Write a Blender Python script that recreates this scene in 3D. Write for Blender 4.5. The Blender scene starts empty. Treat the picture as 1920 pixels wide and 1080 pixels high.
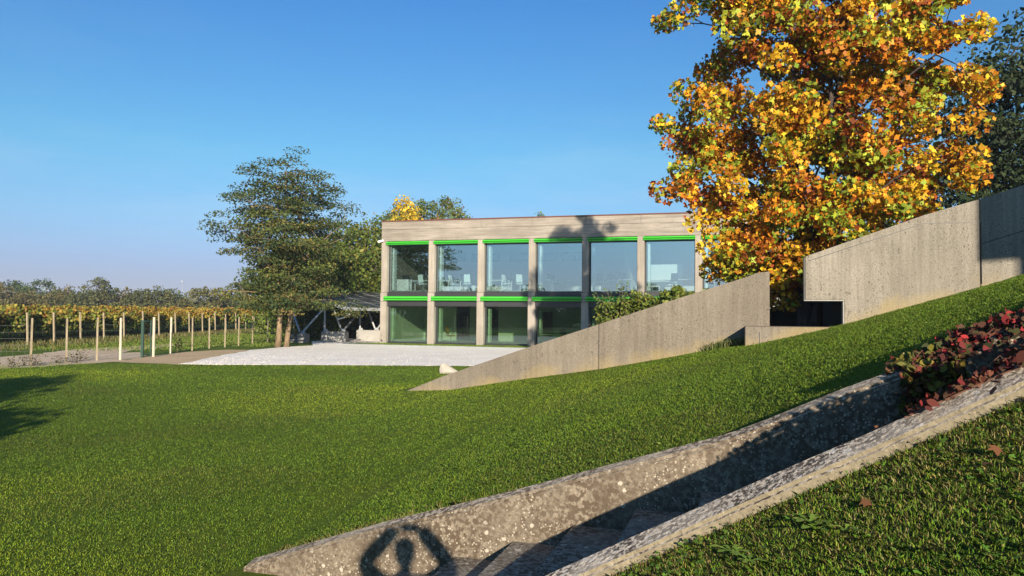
import bpy, math, random
import numpy as np
from mathutils import Matrix, Vector
random.seed(7)
RNG = np.random.default_rng(7)
S = bpy.context.scene
COL = S.collection
R = math.radians
# ------------------------------------------------------------------ camera
F, CX, CY = 1450.0, 960.0, 540.0
CAMZ = 2.2
PITCH, ROLL = math.atan(47/1450), 0.0086
cam_rot = Matrix.Rotation(R(90)+PITCH, 3, 'X') @ Matrix.Rotation(ROLL, 3, 'Z')
cd = bpy.data.cameras.new('camera'); cam = bpy.data.objects.new('camera', cd); COL.objects.link(cam)
cam.matrix_world = Matrix.Translation((0, 0, CAMZ)) @ cam_rot.to_4x4()
cd.sensor_width = 36; cd.lens = 36*F/1920; cd.clip_start = 0.05; cd.clip_end = 20000
S.camera = cam
# ------------------------------------------------------------------ sky and sun
SUN_EL = R(15.3); LIGHT = Vector((-0.127, 0.992, -0.2735)).normalized()
w = bpy.data.worlds.new('World'); S.world = w; w.use_nodes = True
nt = w.node_tree; bg = nt.nodes['Background']
sky = nt.nodes.new('ShaderNodeTexSky'); sky.sky_type = 'NISHITA'; sky.sun_disc = False
sky.sun_elevation = SUN_EL; sky.sun_rotation = math.atan2(0.127, -0.992)
sky.air_density = 1.0; sky.dust_density = 0.6; sky.ozone_density = 4.0; sky.altitude = 0
tcw = nt.nodes.new('ShaderNodeTexCoord'); spw = nt.nodes.new('ShaderNodeSeparateXYZ'); rmp = nt.nodes.new('ShaderNodeValToRGB'); mlt = nt.nodes.new('ShaderNodeMix')
mlt.data_type = 'RGBA'; mlt.blend_type = 'MULTIPLY'; mlt.inputs[0].default_value = 1.0
nt.links.new(tcw.outputs['Generated'], spw.inputs[0]); nt.links.new(spw.outputs['Z'], rmp.inputs[0])
for i, (p, c) in enumerate([(0.0, (.37, .34, .53)), (.057, (.42, .425, .635)), (.113, (.46, .56, .655)), (.195, (.40, .66, .68)), (.375, (.28, .60, .79)), (.8, (.70, .90, .95))]):
    if i >= 2: rmp.color_ramp.elements.new(p)
    rmp.color_ramp.elements[i].position = p; rmp.color_ramp.elements[i].color = (*c, 1)
nt.links.new(sky.outputs[0], mlt.inputs[6]); nt.links.new(rmp.outputs[0], mlt.inputs[7]); 
cn = nt.nodes.new('ShaderNodeTexNoise'); cm = nt.nodes.new('ShaderNodeMapping'); cm.inputs['Scale'].default_value = (1.6, 1.6, 9.0); cm.inputs['Location'].default_value = (.35, 0, .2)
cn.inputs['Scale'].default_value = 1.5; cn.inputs['Detail'].default_value = 6; cn.inputs['Roughness'].default_value = .6
nt.links.new(tcw.outputs['Generated'], cm.inputs[0]); nt.links.new(cm.outputs[0], cn.inputs['Vector'])
cr1 = nt.nodes.new('ShaderNodeValToRGB'); cr1.color_ramp.elements[0].position = .47; cr1.color_ramp.elements[0].color = (0, 0, 0, 1); cr1.color_ramp.elements[1].position = .72; cr1.color_ramp.elements[1].color = (.20, .20, .20, 1)
cr2 = nt.nodes.new('ShaderNodeValToRGB')
for i, (p, c) in enumerate([(.06, 0), (.12, 1), (.17, .9), (.26, .15)]):
    if i >= 2: cr2.color_ramp.elements.new(p)
    cr2.color_ramp.elements[i].position = p; cr2.color_ramp.elements[i].color = (c, c, c, 1)
nt.links.new(cn.outputs[0], cr1.inputs[0]); nt.links.new(spw.outputs['Z'], cr2.inputs[0])
cf = nt.nodes.new('ShaderNodeMath'); cf.operation = 'MULTIPLY'; nt.links.new(cr1.outputs[0], cf.inputs[0]); nt.links.new(cr2.outputs[0], cf.inputs[1])
cl = nt.nodes.new('ShaderNodeMix'); cl.data_type = 'RGBA'; nt.links.new(cf.outputs[0], cl.inputs[0]); nt.links.new(mlt.outputs[2], cl.inputs[6]); cl.inputs[7].default_value = (3.6, 4.0, 4.6, 1)
nt.links.new(cl.outputs[2], bg.inputs[0]); bg.inputs[1].default_value = 0.10
sl = bpy.data.lights.new('sun', 'SUN'); so = bpy.data.objects.new('sun', sl); COL.objects.link(so)
sl.energy = 5.0; sl.angle = R(0.5); sl.color = (1.0, 0.86, 0.68)
so.rotation_euler = LIGHT.to_track_quat('-Z', 'Y').to_euler()
S.view_settings.view_transform = 'Standard'; S.view_settings.look = 'None'
S.view_settings.gamma = 1; S.view_settings.exposure = 1.05
S.render.engine = 'CYCLES'
S.cycles.max_bounces = 8; S.cycles.transparent_max_bounces = 16
S.cycles.diffuse_bounces = 3; S.cycles.use_denoising = True
# ------------------------------------------------------------------ site frame: a runs along the walls and facade, b away from the viewer
TH = R(16.9); UX, UY = math.cos(TH), -math.sin(TH); VX, VY = -UY, UX
def W(a, b, z=0.0): return (a*UX+b*VX, a*UY+b*VY, z)
def toab(x, y): return (x*UX+y*UY, x*VX+y*VY)
def ray(x, y): return cam_rot @ Vector(((x-CX)/F, -(y-CY)/F, -1.0))
def on_b(x, y, b):                       # point of the vertical plane b seen at a measured spot of the photograph -> (a, z)
    d = ray(x, y); t = b/(d.x*VX+d.y*VY); p = d*t
    return (p.x*UX+p.y*UY, CAMZ+p.z)
def on_z(x, y, z=0.0):
    d = ray(x, y); t = (z-CAMZ)/d.z; return (d.x*t, d.y*t)
def on_d(x, y, dep):
    d = ray(x, y); t = dep/d.y; return Vector((d.x*t, dep, CAMZ+d.z*t))
# ------------------------------------------------------------------ object helpers
def tag(o, label=None, cat=None, group=None, kind=None):
    if label: o['label'] = label
    if cat: o['category'] = cat
    if group: o['group'] = group
    if kind: o['kind'] = kind
    return o
def empty(name, loc=(0, 0, 0), rz=0.0, label=None, cat=None, group=None):
    o = bpy.data.objects.new(name, None); COL.objects.link(o); o.location = loc; o.rotation_euler = (0, 0, rz)
    o.empty_display_size = 0.3
    return tag(o, label, cat, group)
def link(name, me, mat, parent=None, world=True):
    o = bpy.data.objects.new(name, me); COL.objects.link(o)
    if mat is not None and not me.materials: me.materials.append(mat)
    if parent is not None:
        o.parent = parent
        if world:      # vertices were given in world space
            M = (parent.matrix_basis if parent.parent is None else parent.parent.matrix_basis @ parent.matrix_parent_inverse @ parent.matrix_basis)
            o.matrix_parent_inverse = M.inverted()
    return o
def copy_tree(o, parent=None):
    c = o.copy(); COL.objects.link(c)
    if parent is not None: c.parent = parent
    for ch in list(o.children): copy_tree(ch, c)
    return c
class MB:
    def __init__(s): s.v = []; s.f = []; s.sm = False
    def poly(s, pts):
        n = len(s.v); s.v += [tuple(p) for p in pts]; s.f.append(tuple(range(n, n+len(pts)))); return s
    def prism(s, low, high):             # two matching rings
        n = len(s.v); k = len(low); s.v += [tuple(p) for p in low]+[tuple(p) for p in high]
        s.f.append(tuple(range(n+k-1, n-1, -1))); s.f.append(tuple(range(n+k, n+2*k)))
        for i in range(k):
            j = (i+1) % k; s.f.append((n+i, n+j, n+k+j, n+k+i))
        return s
    def wall(s, prof, b0, b1):           # profile of (a, z) pulled through b
        return s.prism([W(a, b0, z) for a, z in prof], [W(a, b1, z) for a, z in prof])
    def box(s, a0, a1, b0, b1, z0, z1):
        return s.prism([W(a0, b0, z0), W(a1, b0, z0), W(a1, b1, z0), W(a0, b1, z0)],
                       [W(a0, b0, z1), W(a1, b0, z1), W(a1, b1, z1), W(a0, b1, z1)])
    def lbox(s, x0, x1, y0, y1, z0, z1):
        return s.prism([(x0, y0, z0), (x1, y0, z0), (x1, y1, z0), (x0, y1, z0)],
                       [(x0, y0, z1), (x1, y0, z1), (x1, y1, z1), (x0, y1, z1)])
    def tube(s, pts, rad, n=6, caps=True):
        pts = [Vector(p) for p in pts]
        if not hasattr(rad, '__len__'): rad = [rad]*len(pts)
        base = len(s.v); up = None
        for i, p in enumerate(pts):
            t = (pts[min(i+1, len(pts)-1)]-pts[max(i-1, 0)]).normalized()
            if up is None: up = Vector((1, 0, 0)) if abs(t.x) < .8 else Vector((0, 1, 0))
            e1 = t.cross(up).normalized(); e2 = e1.cross(t).normalized(); up = e2
            for k in range(n):
                q = 2*math.pi*k/n; s.v.append(tuple(p+(e1*math.cos(q)+e2*math.sin(q))*rad[i]))
        for i in range(len(pts)-1):
            for k in range(n):
                k2 = (k+1) % n
                s.f.append((base+i*n+k, base+i*n+k2, base+(i+1)*n+k2, base+(i+1)*n+k))
        if caps:
            s.f.append(tuple(base+k for k in range(n-1, -1, -1)))
            s.f.append(tuple(base+(len(pts)-1)*n+k for k in range(n)))
        return s
    def bar(s, p, q, wd, hd):            # rectangular bar from p to q
        p, q = Vector(p), Vector(q); t = (q-p).normalized()
        up = Vector((0, 0, 1)) if abs(t.z) < .95 else Vector((0, 1, 0))
        e1 = t.cross(up).normalized()*wd/2; e2 = e1.cross(t).normalized()*hd/2
        r = lambda c: [c-e1-e2, c+e1-e2, c+e1+e2, c-e1+e2]
        return s.prism(r(p), r(q))
    def mesh(s, name, bevel=0):
        me = bpy.data.meshes.new(name); me.from_pydata(s.v, [], s.f); me.update()
        import bmesh
        bm = bmesh.new(); bm.from_mesh(me); bmesh.ops.recalc_face_normals(bm, faces=bm.faces)
        if bevel:
            bmesh.ops.bevel(bm, geom=[e for e in bm.edges if len(e.link_faces) == 2 and e.calc_face_angle(0) > .5],
                            offset=bevel, segments=2, affect='EDGES', clamp_overlap=True)
        bm.to_mesh(me); bm.free()
        return me
    def build(s, name, mat, parent=None, world=True, bevel=0, smooth=False):
        me = s.mesh(name, bevel)
        if smooth: me.polygons.foreach_set('use_smooth', [True]*len(me.polygons))
        return link(name, me, mat, parent, world)
def ngons(name, V, k, cols=None):
    """V: (N, k, 3) array, one k-gon each; cols: (N, 3) natural colour of each leaf or blade"""
    N = len(V); me = bpy.data.meshes.new(name)
    me.vertices.add(N*k); me.vertices.foreach_set('co', np.ascontiguousarray(V, dtype=np.float32).ravel())
    me.loops.add(N*k); me.loops.foreach_set('vertex_index', np.arange(N*k, dtype=np.int32))
    me.polygons.add(N); me.polygons.foreach_set('loop_start', np.arange(0, N*k, k, dtype=np.int32))
    if cols is not None:
        at = me.attributes.new('tint', 'FLOAT_COLOR', 'POINT')
        c4 = np.ones((N, k, 4), np.float32); c4[:, :, :3] = cols[:, None, :]
        at.data.foreach_set('color', c4.ravel())
    me.update(calc_edges=True); me.validate()
    return me
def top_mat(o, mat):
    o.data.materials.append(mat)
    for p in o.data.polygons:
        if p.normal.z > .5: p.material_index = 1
def unit(v): return v/np.maximum(np.linalg.norm(v, axis=-1, keepdims=True), 1e-9)
OVAL = [(0, -.5), (.24, -.2), (.27, .12), (0, .55), (-.27, .12), (-.24, -.2)]
TULIP = [(0, -.42), (.42, -.38), (.30, -.06), (.50, .22), (.20, .34), (0, .22), (-.20, .34), (-.50, .22), (-.30, -.06), (-.42, -.38)]
IVY = [(0, -.45), (.34, -.42), (.26, -.14), (.52, .02), (.22, .14), (0, .6), (-.22, .14), (-.52, .02), (-.26, -.14), (-.34, -.42)]
PTD = [(0, -.5), (.26, -.28), (.36, .0), (.24, .28), (.07, .46), (0, .64), (-.07, .46), (-.24, .28), (-.36, .0), (-.26, -.28)]
SLIM = [(0, -.5), (.12, 0), (0, .5), (-.12, 0)]
DIAM = [(0, -.5), (.32, 0), (0, .5), (-.32, 0)]
def leaves(C, size, cols, shape, nbias=None, curl=.15, rng=RNG):
    N = len(C); n = rng.normal(size=(N, 3))
    if nbias is not None: n = unit(n)*.8+nbias
    n = unit(n); t = unit(np.cross(n, rng.normal(size=(N, 3)))); b = np.cross(n, t)
    T = np.array(shape); sz = size[:, None, None]
    V = C[:, None, :] + sz*(T[None, :, 0:1]*t[:, None, :] + T[None, :, 1:2]*b[:, None, :])
    V = V - sz*curl*(T[None, :, 0:1]**2*2 + T[None, :, 1:2]**2)*n[:, None, :]
    return V
def pick(cols, N, jit=.18, rng=RNG, weights=None):
    c = np.array(cols, float)
    p = None if weights is None else np.array(weights)/sum(weights)
    k = c[rng.choice(len(c), N, p=p)]
    return np.clip(k*(1+rng.normal(size=(N, 1))*jit)*(1+rng.normal(size=(N, 3))*jit*.35), .004, .95)
# ------------------------------------------------------------------ materials
def newmat(name):
    m = bpy.data.materials.new(name); m.use_nodes = True
    return m, m.node_tree.nodes, m.node_tree.links, m.node_tree.nodes['Principled BSDF']
def N_(nodes, t, **kw):
    n = nodes.new(t)
    for k, v in kw.items():
        if k.startswith('i_'): n.inputs[k[2:].replace('_', ' ')].default_value = v
        else: setattr(n, k, v)
    return n
def noise(nodes, links, scale, mapscale=(1, 1, 1), detail=4, rough=.55, loc=(0, 0, 0), rotz=0):
    tc = N_(nodes, 'ShaderNodeTexCoord'); mp = N_(nodes, 'ShaderNodeMapping')
    mp.inputs['Scale'].default_value = mapscale; mp.inputs['Location'].default_value = loc
    mp.inputs['Rotation'].default_value = (0, 0, rotz)
    n = N_(nodes, 'ShaderNodeTexNoise'); n.inputs['Scale'].default_value = scale
    n.inputs['Detail'].default_value = detail; n.inputs['Roughness'].default_value = rough
    links.new(tc.outputs['Object'], mp.inputs[0]); links.new(mp.outputs[0], n.inputs['Vector'])
    return n
def voro(nodes, links, scale, loc=(0, 0, 0), rnd=1.0):
    tc = N_(nodes, 'ShaderNodeTexCoord'); mp = N_(nodes, 'ShaderNodeMapping'); mp.inputs['Location'].default_value = loc
    n = N_(nodes, 'ShaderNodeTexVoronoi'); n.inputs['Scale'].default_value = scale; n.inputs['Randomness'].default_value = rnd
    links.new(tc.outputs['Object'], mp.inputs[0]); links.new(mp.outputs[0], n.inputs['Vector'])
    return n
def ramp(nodes, links, src, stops):
    r = N_(nodes, 'ShaderNodeValToRGB'); el = r.color_ramp.elements
    while len(el) < len(stops): el.new(.5)
    for e, (p, c) in zip(el, stops):
        e.position = p; e.color = (c, c, c, 1) if not hasattr(c, '__len__') else (*c, 1)
    links.new(src, r.inputs[0]); return r.outputs[0]
def mix(nodes, links, fac, A, B, mode='MIX'):
    m = N_(nodes, 'ShaderNodeMix', data_type='RGBA', blend_type=mode)
    if hasattr(fac, 'links'): links.new(fac, m.inputs[0])
    else: m.inputs[0].default_value = fac
    for s, i in ((A, 6), (B, 7)):
        if hasattr(s, 'links'): links.new(s, m.inputs[i])
        else: m.inputs[i].default_value = (*s, 1)
    return m.outputs[2]
def bump(nodes, links, src, strength, dist, bsdf, prev=None):
    b = N_(nodes, 'ShaderNodeBump'); b.inputs['Strength'].default_value = strength; b.inputs['Distance'].default_value = dist
    links.new(src, b.inputs['Height'])
    if prev is not None: links.new(prev, b.inputs['Normal'])
    links.new(b.outputs[0], bsdf.inputs['Normal']); return b.outputs[0]
def plain(name, col, rough=.5, metal=0.0, var=.12, sc=6):
    m, n, l, p = newmat(name)
    nz = noise(n, l, sc)
    c = mix(n, l, ramp(n, l, nz.outputs[0], [(.3, 0), (.7, 1)]), tuple(x*(1-var) for x in col), tuple(min(x*(1+var), .95) for x in col))
    l.new(c, p.inputs['Base Color']); p.inputs['Roughness'].default_value = rough; p.inputs['Metallic'].default_value = metal
    return m
def concrete(name, lo, hi, streak=(9, 9, .5), pits=.35, stain=None, lichen=0, boards=None, yellow=False):
    m, n, l, p = newmat(name)
    big = noise(n, l, .5, detail=5); st = noise(n, l, 1.0, streak, detail=6, rough=.65)
    c = mix(n, l, ramp(n, l, st.outputs[0], [(.32, 0), (.68, 1)]), lo, hi)
    c = mix(n, l, ramp(n, l, big.outputs[0], [(.35, .0), (.7, .55)]), c, tuple(x*.62 for x in lo))
    fine = noise(n, l, 45, detail=3)
    c = mix(n, l, ramp(n, l, fine.outputs[0], [(.35, .32), (.6, 0)]), c, tuple(x*.45 for x in lo))
    pit = noise(n, l, 16, (1, 1, .7), detail=5, rough=.7)
    c = mix(n, l, ramp(n, l, pit.outputs[0], [(.60, 0), (.68, pits)]), c, tuple(x*.25 for x in lo))
    pit2 = noise(n, l, 34, detail=4, rough=.75); pm = noise(n, l, 1.3, (1, 1, .5), detail=4, loc=(2, 7, 4))
    f = mix(n, l, 1.0, ramp(n, l, pit2.outputs[0], [(.54, 0), (.62, pits)]), ramp(n, l, pm.outputs[0], [(.32, .15), (.62, 1)]), 'MULTIPLY')
    c = mix(n, l, f, c, tuple(x*.30 for x in lo))
    lt = noise(n, l, 27, detail=4, rough=.7, loc=(9, 3, 1))
    c = mix(n, l, ramp(n, l, lt.outputs[0], [(.62, 0), (.70, .45)]), c, tuple(min(x*1.5, .8) for x in hi))
    if yellow:            # ochre algae splashed up from the soil line, with a ragged upper edge
        tc = N_(n, 'ShaderNodeTexCoord'); dt = N_(n, 'ShaderNodeVectorMath', operation='DOT_PRODUCT')
        dt.inputs[1].default_value = (-yellow[0]*UX, -yellow[0]*UY, 1.0); l.new(tc.outputs['Object'], dt.inputs[0])
        ys = noise(n, l, 1.2, (1, 1, .8), detail=6, loc=(3, 1, 2))
        ad = N_(n, 'ShaderNodeMath', operation='MULTIPLY_ADD'); l.new(ys.outputs[0], ad.inputs[0]); ad.inputs[1].default_value = -1.5; l.new(dt.outputs['Value'], ad.inputs[2])
        ad2 = N_(n, 'ShaderNodeMath', operation='SUBTRACT'); l.new(ad.outputs[0], ad2.inputs[0]); ad2.inputs[1].default_value = yellow[1]-1.0
        c = mix(n, l, ramp(n, l, ad2.outputs[0], [(.22, .5), (.60, 0)]), c, (.28, .215, .085))
    if boards:
        wv = noise(n, l, 1.0, boards, detail=1)
        c = mix(n, l, ramp(n, l, wv.outputs[0], [(.40, .35), (.55, 0)]), c, tuple(x*.55 for x in lo))
    if lichen:
        dk = noise(n, l, 42 if lichen == 2 else 26, detail=3, rough=.6); dk2 = noise(n, l, 2.6, detail=4)
        f = mix(n, l, 1.0, ramp(n, l, dk.outputs[0], [(.45, 0), (.53, 1)]), ramp(n, l, dk2.outputs[0], [(.32, .30), (.58, .97)]), 'MULTIPLY')
        c = mix(n, l, f, c, (.060, .046, .036) if lichen == 2 else (.085, .064, .044))
        def blotch(sc, r0, pick_, zone, amt, col, loc, c):
            tc = N_(n, 'ShaderNodeTexCoord'); wn = noise(n, l, sc*2.2, detail=3, loc=loc)
            ad = N_(n, 'ShaderNodeVectorMath', operation='MULTIPLY_ADD'); l.new(wn.outputs['Color'], ad.inputs[0]); ad.inputs[1].default_value = (.55/sc,)*3; l.new(tc.outputs['Object'], ad.inputs[2])
            v = N_(n, 'ShaderNodeTexVoronoi'); v.inputs['Scale'].default_value = sc; l.new(ad.outputs[0], v.inputs['Vector'])
            f = mix(n, l, 1.0, ramp(n, l, v.outputs['Distance'], [(r0, 1), (r0+.05, 0)]), ramp(n, l, v.outputs['Color'], [(pick_, 0), (pick_+.02, 1)]), 'MULTIPLY')
            z = noise(n, l, 1.5, detail=3, loc=(loc[1], loc[0], 3)); f = mix(n, l, 1.0, f, ramp(n, l, z.outputs[0], [(zone, 0), (zone+.07, amt)]), 'MULTIPLY')
            return mix(n, l, f, c, col)
        if lichen == 1: c = blotch(15, .30, .76, .42, .75, (.085, .060, .042), (4, 8, 1), c)
        c = blotch(11, .28, .84, .48, .75, (.55, .51, .44), (1, 5, 2), c)
        c = blotch(20, .30, .72, .50, .9 if lichen == 2 else .65, (.60, .56, .49) if lichen == 2 else (.50, .46, .38), (7, 2, 5), c)
        c = blotch(52, .32, .60, .45, .65, (.48, .43, .35), (3, 3, 9), c)
    l.new(c, p.inputs['Base Color']); p.inputs['Roughness'].default_value = .92
    p.inputs['Specular IOR Level'].default_value = .2
    b = bump(n, l, st.outputs[0], .35, .02, p); b = bump(n, l, fine.outputs[0], .5, .012, p, b); bump(n, l, pit.outputs[0], .5, .015, p, b)
    return m
def leafmat(name, trans=.35, rough=.55):
    m, n, l, p = newmat(name)
    at = N_(n, 'ShaderNodeAttribute', attribute_name='tint')
    l.new(at.outputs['Color'], p.inputs['Base Color']); p.inputs['Roughness'].default_value = rough
    p.inputs['Specular IOR Level'].default_value = .25
    tr = N_(n, 'ShaderNodeBsdfTranslucent'); l.new(at.outputs['Color'], tr.inputs[0])
    mx = N_(n, 'ShaderNodeMixShader'); mx.inputs[0].default_value = trans
    out = n['Material Output']; l.new(p.outputs[0], mx.inputs[1]); l.new(tr.outputs[0], mx.inputs[2]); l.new(mx.outputs[0], out.inputs[0])
    return m
def bark(name, c1, c2, sc=8):
    m, n, l, p = newmat(name)
    nz = noise(n, l, sc, (1, 1, .22), detail=6, rough=.7)
    l.new(mix(n, l, ramp(n, l, nz.outputs[0], [(.38, 0), (.62, 1)]), c1, c2), p.inputs['Base Color'])
    p.inputs['Roughness'].default_value = .95; bump(n, l, nz.outputs[0], .8, .04, p)
    return m
def grassmat(name, c1, c2, c3, c4=None):
    m, n, l, p = newmat(name)
    g1 = noise(n, l, .22, detail=5); g2 = noise(n, l, 1.1, detail=5, loc=(4, 2, 0)); g3 = noise(n, l, 14, detail=6, rough=.8); g4 = noise(n, l, 60, detail=3, rough=.8)
    c = mix(n, l, ramp(n, l, g1.outputs[0], [(.36, 0), (.64, 1)]), c1, c2)
    c = mix(n, l, ramp(n, l, g2.outputs[0], [(.48, 0), (.75, .6)]), c, c3)
    if c4:
        g5 = noise(n, l, .55, (1, 1, 1), detail=4, loc=(9, 1, 0))
        c = mix(n, l, ramp(n, l, g5.outputs[0], [(.55, 0), (.75, .55)]), c, c4)
    c = mix(n, l, ramp(n, l, g3.outputs[0], [(.3, .5), (.6, 0)]), c, tuple(x*.45 for x in c1))
    c = mix(n, l, ramp(n, l, g4.outputs[0], [(.38, .6), (.55, 0)]), c, tuple(x*.3 for x in c1))
    l.new(c, p.inputs['Base Color']); p.inputs['Roughness'].default_value = .9; p.inputs['Specular IOR Level'].default_value = .1
    b = bump(n, l, g3.outputs[0], .6, .06, p); bump(n, l, g4.outputs[0], .8, .03, p, b)
    return m
def gravelmat(name, c1, c2, c3, sc=30):
    m, n, l, p = newmat(name)
    v = voro(n, l, sc); g = noise(n, l, .5, detail=5); f = noise(n, l, 9, detail=5, rough=.7)
    c = mix(n, l, ramp(n, l, v.outputs['Color'], [(.2, 0), (.8, 1)]), c1, c2)
    c = mix(n, l, ramp(n, l, g.outputs[0], [(.42, 0), (.7, .7)]), c, c3)
    c = mix(n, l, ramp(n, l, f.outputs[0], [(.3, .4), (.5, 0)]), c, tuple(x*.6 for x in c3))
    l.new(c, p.inputs['Base Color']); p.inputs['Roughness'].default_value = .95
    b = bump(n, l, v.outputs['Distance'], .6, .03, p); bump(n, l, f.outputs[0], .6, .06, p, b)
    return m
def glassmat(name, tint, refl):
    m, n, l, p = newmat(name)
    out = n['Material Output']; n.remove(p)
    tr = N_(n, 'ShaderNodeBsdfTransparent'); tr.inputs[0].default_value = (*tint, 1)
    gl = N_(n, 'ShaderNodeBsdfGlossy'); gl.inputs['Roughness'].default_value = .004; gl.inputs[0].default_value = (.78, 1, 1, 1)
    fr = N_(n, 'ShaderNodeFresnel'); fr.inputs[0].default_value = 1.5
    ad = N_(n, 'ShaderNodeMath', operation='ADD', use_clamp=True); ad.inputs[1].default_value = refl
    l.new(fr.outputs[0], ad.inputs[0])
    wob = noise(n, l, .5, detail=1); b = N_(n, 'ShaderNodeBump'); b.inputs['Strength'].default_value = .03; b.inputs['Distance'].default_value = .05
    l.new(wob.outputs[0], b.inputs['Height']); l.new(b.outputs[0], gl.inputs['Normal'])
    mx = N_(n, 'ShaderNodeMixShader'); l.new(ad.outputs[0], mx.inputs[0]); l.new(tr.outputs[0], mx.inputs[1]); l.new(gl.outputs[0], mx.inputs[2])
    l.new(mx.outputs[0], out.inputs[0]); return m
M = dict(
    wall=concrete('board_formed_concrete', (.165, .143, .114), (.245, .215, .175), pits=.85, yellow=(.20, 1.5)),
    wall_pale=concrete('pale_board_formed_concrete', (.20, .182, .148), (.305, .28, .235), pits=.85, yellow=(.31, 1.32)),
    stair=concrete('lichened_concrete', (.155, .128, .095), (.30, .255, .195), streak=(5, 5, 3), pits=.8, lichen=1),
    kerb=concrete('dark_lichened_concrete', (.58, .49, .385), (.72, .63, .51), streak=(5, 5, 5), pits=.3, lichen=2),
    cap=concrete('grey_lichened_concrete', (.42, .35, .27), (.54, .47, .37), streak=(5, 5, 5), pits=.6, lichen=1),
    strip=concrete('beige_concrete', (.20, .17, .115), (.31, .27, .19), streak=(4, 4, 14), pits=.6),
    step=concrete('step_concrete', (.20, .18, .15), (.30, .27, .22), streak=(4, 4, 4), pits=.6, lichen=1),
    fascia=concrete('horizontal_board_concrete', (.24, .212, .178), (.40, .365, .315), streak=(.7, .7, 9), pits=.3, boards=(.25, .25, 5.5)),
    pillar=concrete('pillar_concrete', (.27, .242, .205), (.40, .365, .315), streak=(10, 10, .5), pits=.4),
    plinth=concrete('plinth_concrete', (.27, .265, .25), (.36, .355, .335), streak=(2, 2, 2), pits=.2),
    dark=plain('charcoal_metal', (.022, .024, .028), .45),
    green=plain('green_paint', (.045, .40, .030), .4, var=.05),
    coping=plain('rust_red_coping', (.10, .030, .020), .7),
    white=plain('white_plaster', (.74, .74, .71), .8, var=.03),
    greenish=plain('pale_green_plaster', (.62, .70, .58), .85, var=.04),
    floor=plain('grey_floor', (.36, .36, .35), .5),
    furn=plain('white_laminate', (.80, .81, .80), .4, var=.02),
    screen=plain('dark_plastic', (.03, .033, .04), .4),
    ochre=plain('ochre_fabric', (.42, .25, .05), .8),
    brown=plain('brown_wood', (.16, .085, .04), .6),
    steel=plain('galvanised_steel', (.34, .36, .38), .5, .3),
    greypipe=plain('pale_grey_pipe', (.66, .66, .64), .5),
    paint=plain('picture_print', (.42, .46, .44), .8, var=.45, sc=7),
    glass_up=glassmat('upper_glass', (.88, .96, .96), .30),
    glass_low=glassmat('lower_glass', (.64, .72, .64), .10),
    soil=plain('dry_soil', (.20, .15, .09), .95, var=.25),
    post=bark('weathered_post', (.22, .18, .115), (.35, .295, .20), 10),
    postw=plain('cream_post', (.42, .385, .30), .8),
    gate=plain('dark_green_metal', (.012, .045, .032), .45),
    wire=plain('fence_wire', (.10, .11, .09), .6, .4),
    rock=concrete('pale_rock', (.36, .33, .28), (.52, .48, .42), streak=(3, 3, 3), pits=.2),
    leaf=leafmat('leaf', .28), leafd=leafmat('dull_leaf', .2, .75), blade=leafmat('blade', .3, .6),
    bark=bark('tree_bark', (.075, .055, .038), (.16, .12, .085)), bark2=bark('pale_bark', (.12, .085, .050), (.25, .18, .105)),
    barkd=bark('dark_bark', (.03, .022, .018), (.075, .06, .05)),
    lawn=grassmat('lawn_turf', (.090, .145, .012), (.115, .175, .013), (.140, .190, .016), (.150, .140, .028)),
    bank=grassmat('bank_turf', (.045, .060, .012), (.075, .080, .020), (.15, .125, .045)),
    field=grassmat('field', (.080, .130, .020), (.105, .150, .024), (.15, .145, .045)),
    gravel=gravelmat('white_gravel', (.80, .74, .66), (.88, .83, .76), (.72, .65, .57)),
    track=gravelmat('dirt_track', (.50, .37, .24), (.60, .47, .33), (.40, .29, .17), 18),
    sand=gravelmat('tan_grit', (.44, .31, .17), (.53, .39, .23), (.38, .27, .14), 24),
)
def pv():
    m, n, l, p = newmat('dark_solar_panel')
    tc = N_(n, 'ShaderNodeTexCoord'); nz = noise(n, l, 3)
    l.new(mix(n, l, nz.outputs[0], (.018, .022, .030), (.040, .045, .055)), p.inputs['Base Color']); p.inputs['Roughness'].default_value = .35
    return m
M['woods'] = plain('far_woods', (.05, .07, .04), .95, var=.3, sc=.02); M['pv'] = pv(); M['pebble'] = leafmat('pebble', 0.0, .9)
# ------------------------------------------------------------------ terrain
BF, BN, BNO, BW = 5.67, 3.90, 3.73, 19.2      # far stair wall face, near stair wall inner and outer edge, long wall face
def prof(t): a = np.array(t, float); return lambda x: np.interp(x, a[:, 0], a[:, 1])
far_px = [(460, 1062), (720, 990), (840, 961.7), (960, 932), (1118, 890), (1293, 844.6), (1343, 832), (1377, 821.7), (1422.5, 805), (1585, 740), (1702, 698.7)]
far_top = [on_b(x, y, BF) for x, y in far_px]; a_, z_ = far_top[-1]
far_top += [(a_+1.2, z_+.52), (a_+4, z_+1.75)]
near_px = [(1013, 1080), (1300, 952), (1517, 856), (1620, 812), (1767, 747), (1920, 678)]
near_top = [on_b(x, y, BN) for x, y in near_px]
a_, z_ = near_top[0]; near_top = [(a_-1.5, z_-.81)]+near_top
a_, z_ = near_top[-1]; near_top += [(a_+.7, z_+.26), (a_+2.5, z_+.95)]
base_px = [(755, 738), (841, 731.5), (900, 723), (965, 713), (1122, 692.5), (1250, 671), (1350, 652), (1440, 637), (1585, 608), (1700, 577), (1840, 540), (1920, 515)]
base_w = [on_b(x, y, BW) for x, y in base_px]; base_w[0] = (base_w[0][0], 0.0)
a_, z_ = base_w[-1]; base_w += [(a_+8, z_+2.5), (a_+40, z_+6)]
PF = prof([(-60, 0), (far_top[0][0], 0)]+[(a, z-.035) for a, z in far_top[1:]]+[(14, 6.2), (60, 9)])
PWL = prof([(-60, 0), (base_w[0][0]-1.5, 0)]+base_w[1:])
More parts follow.
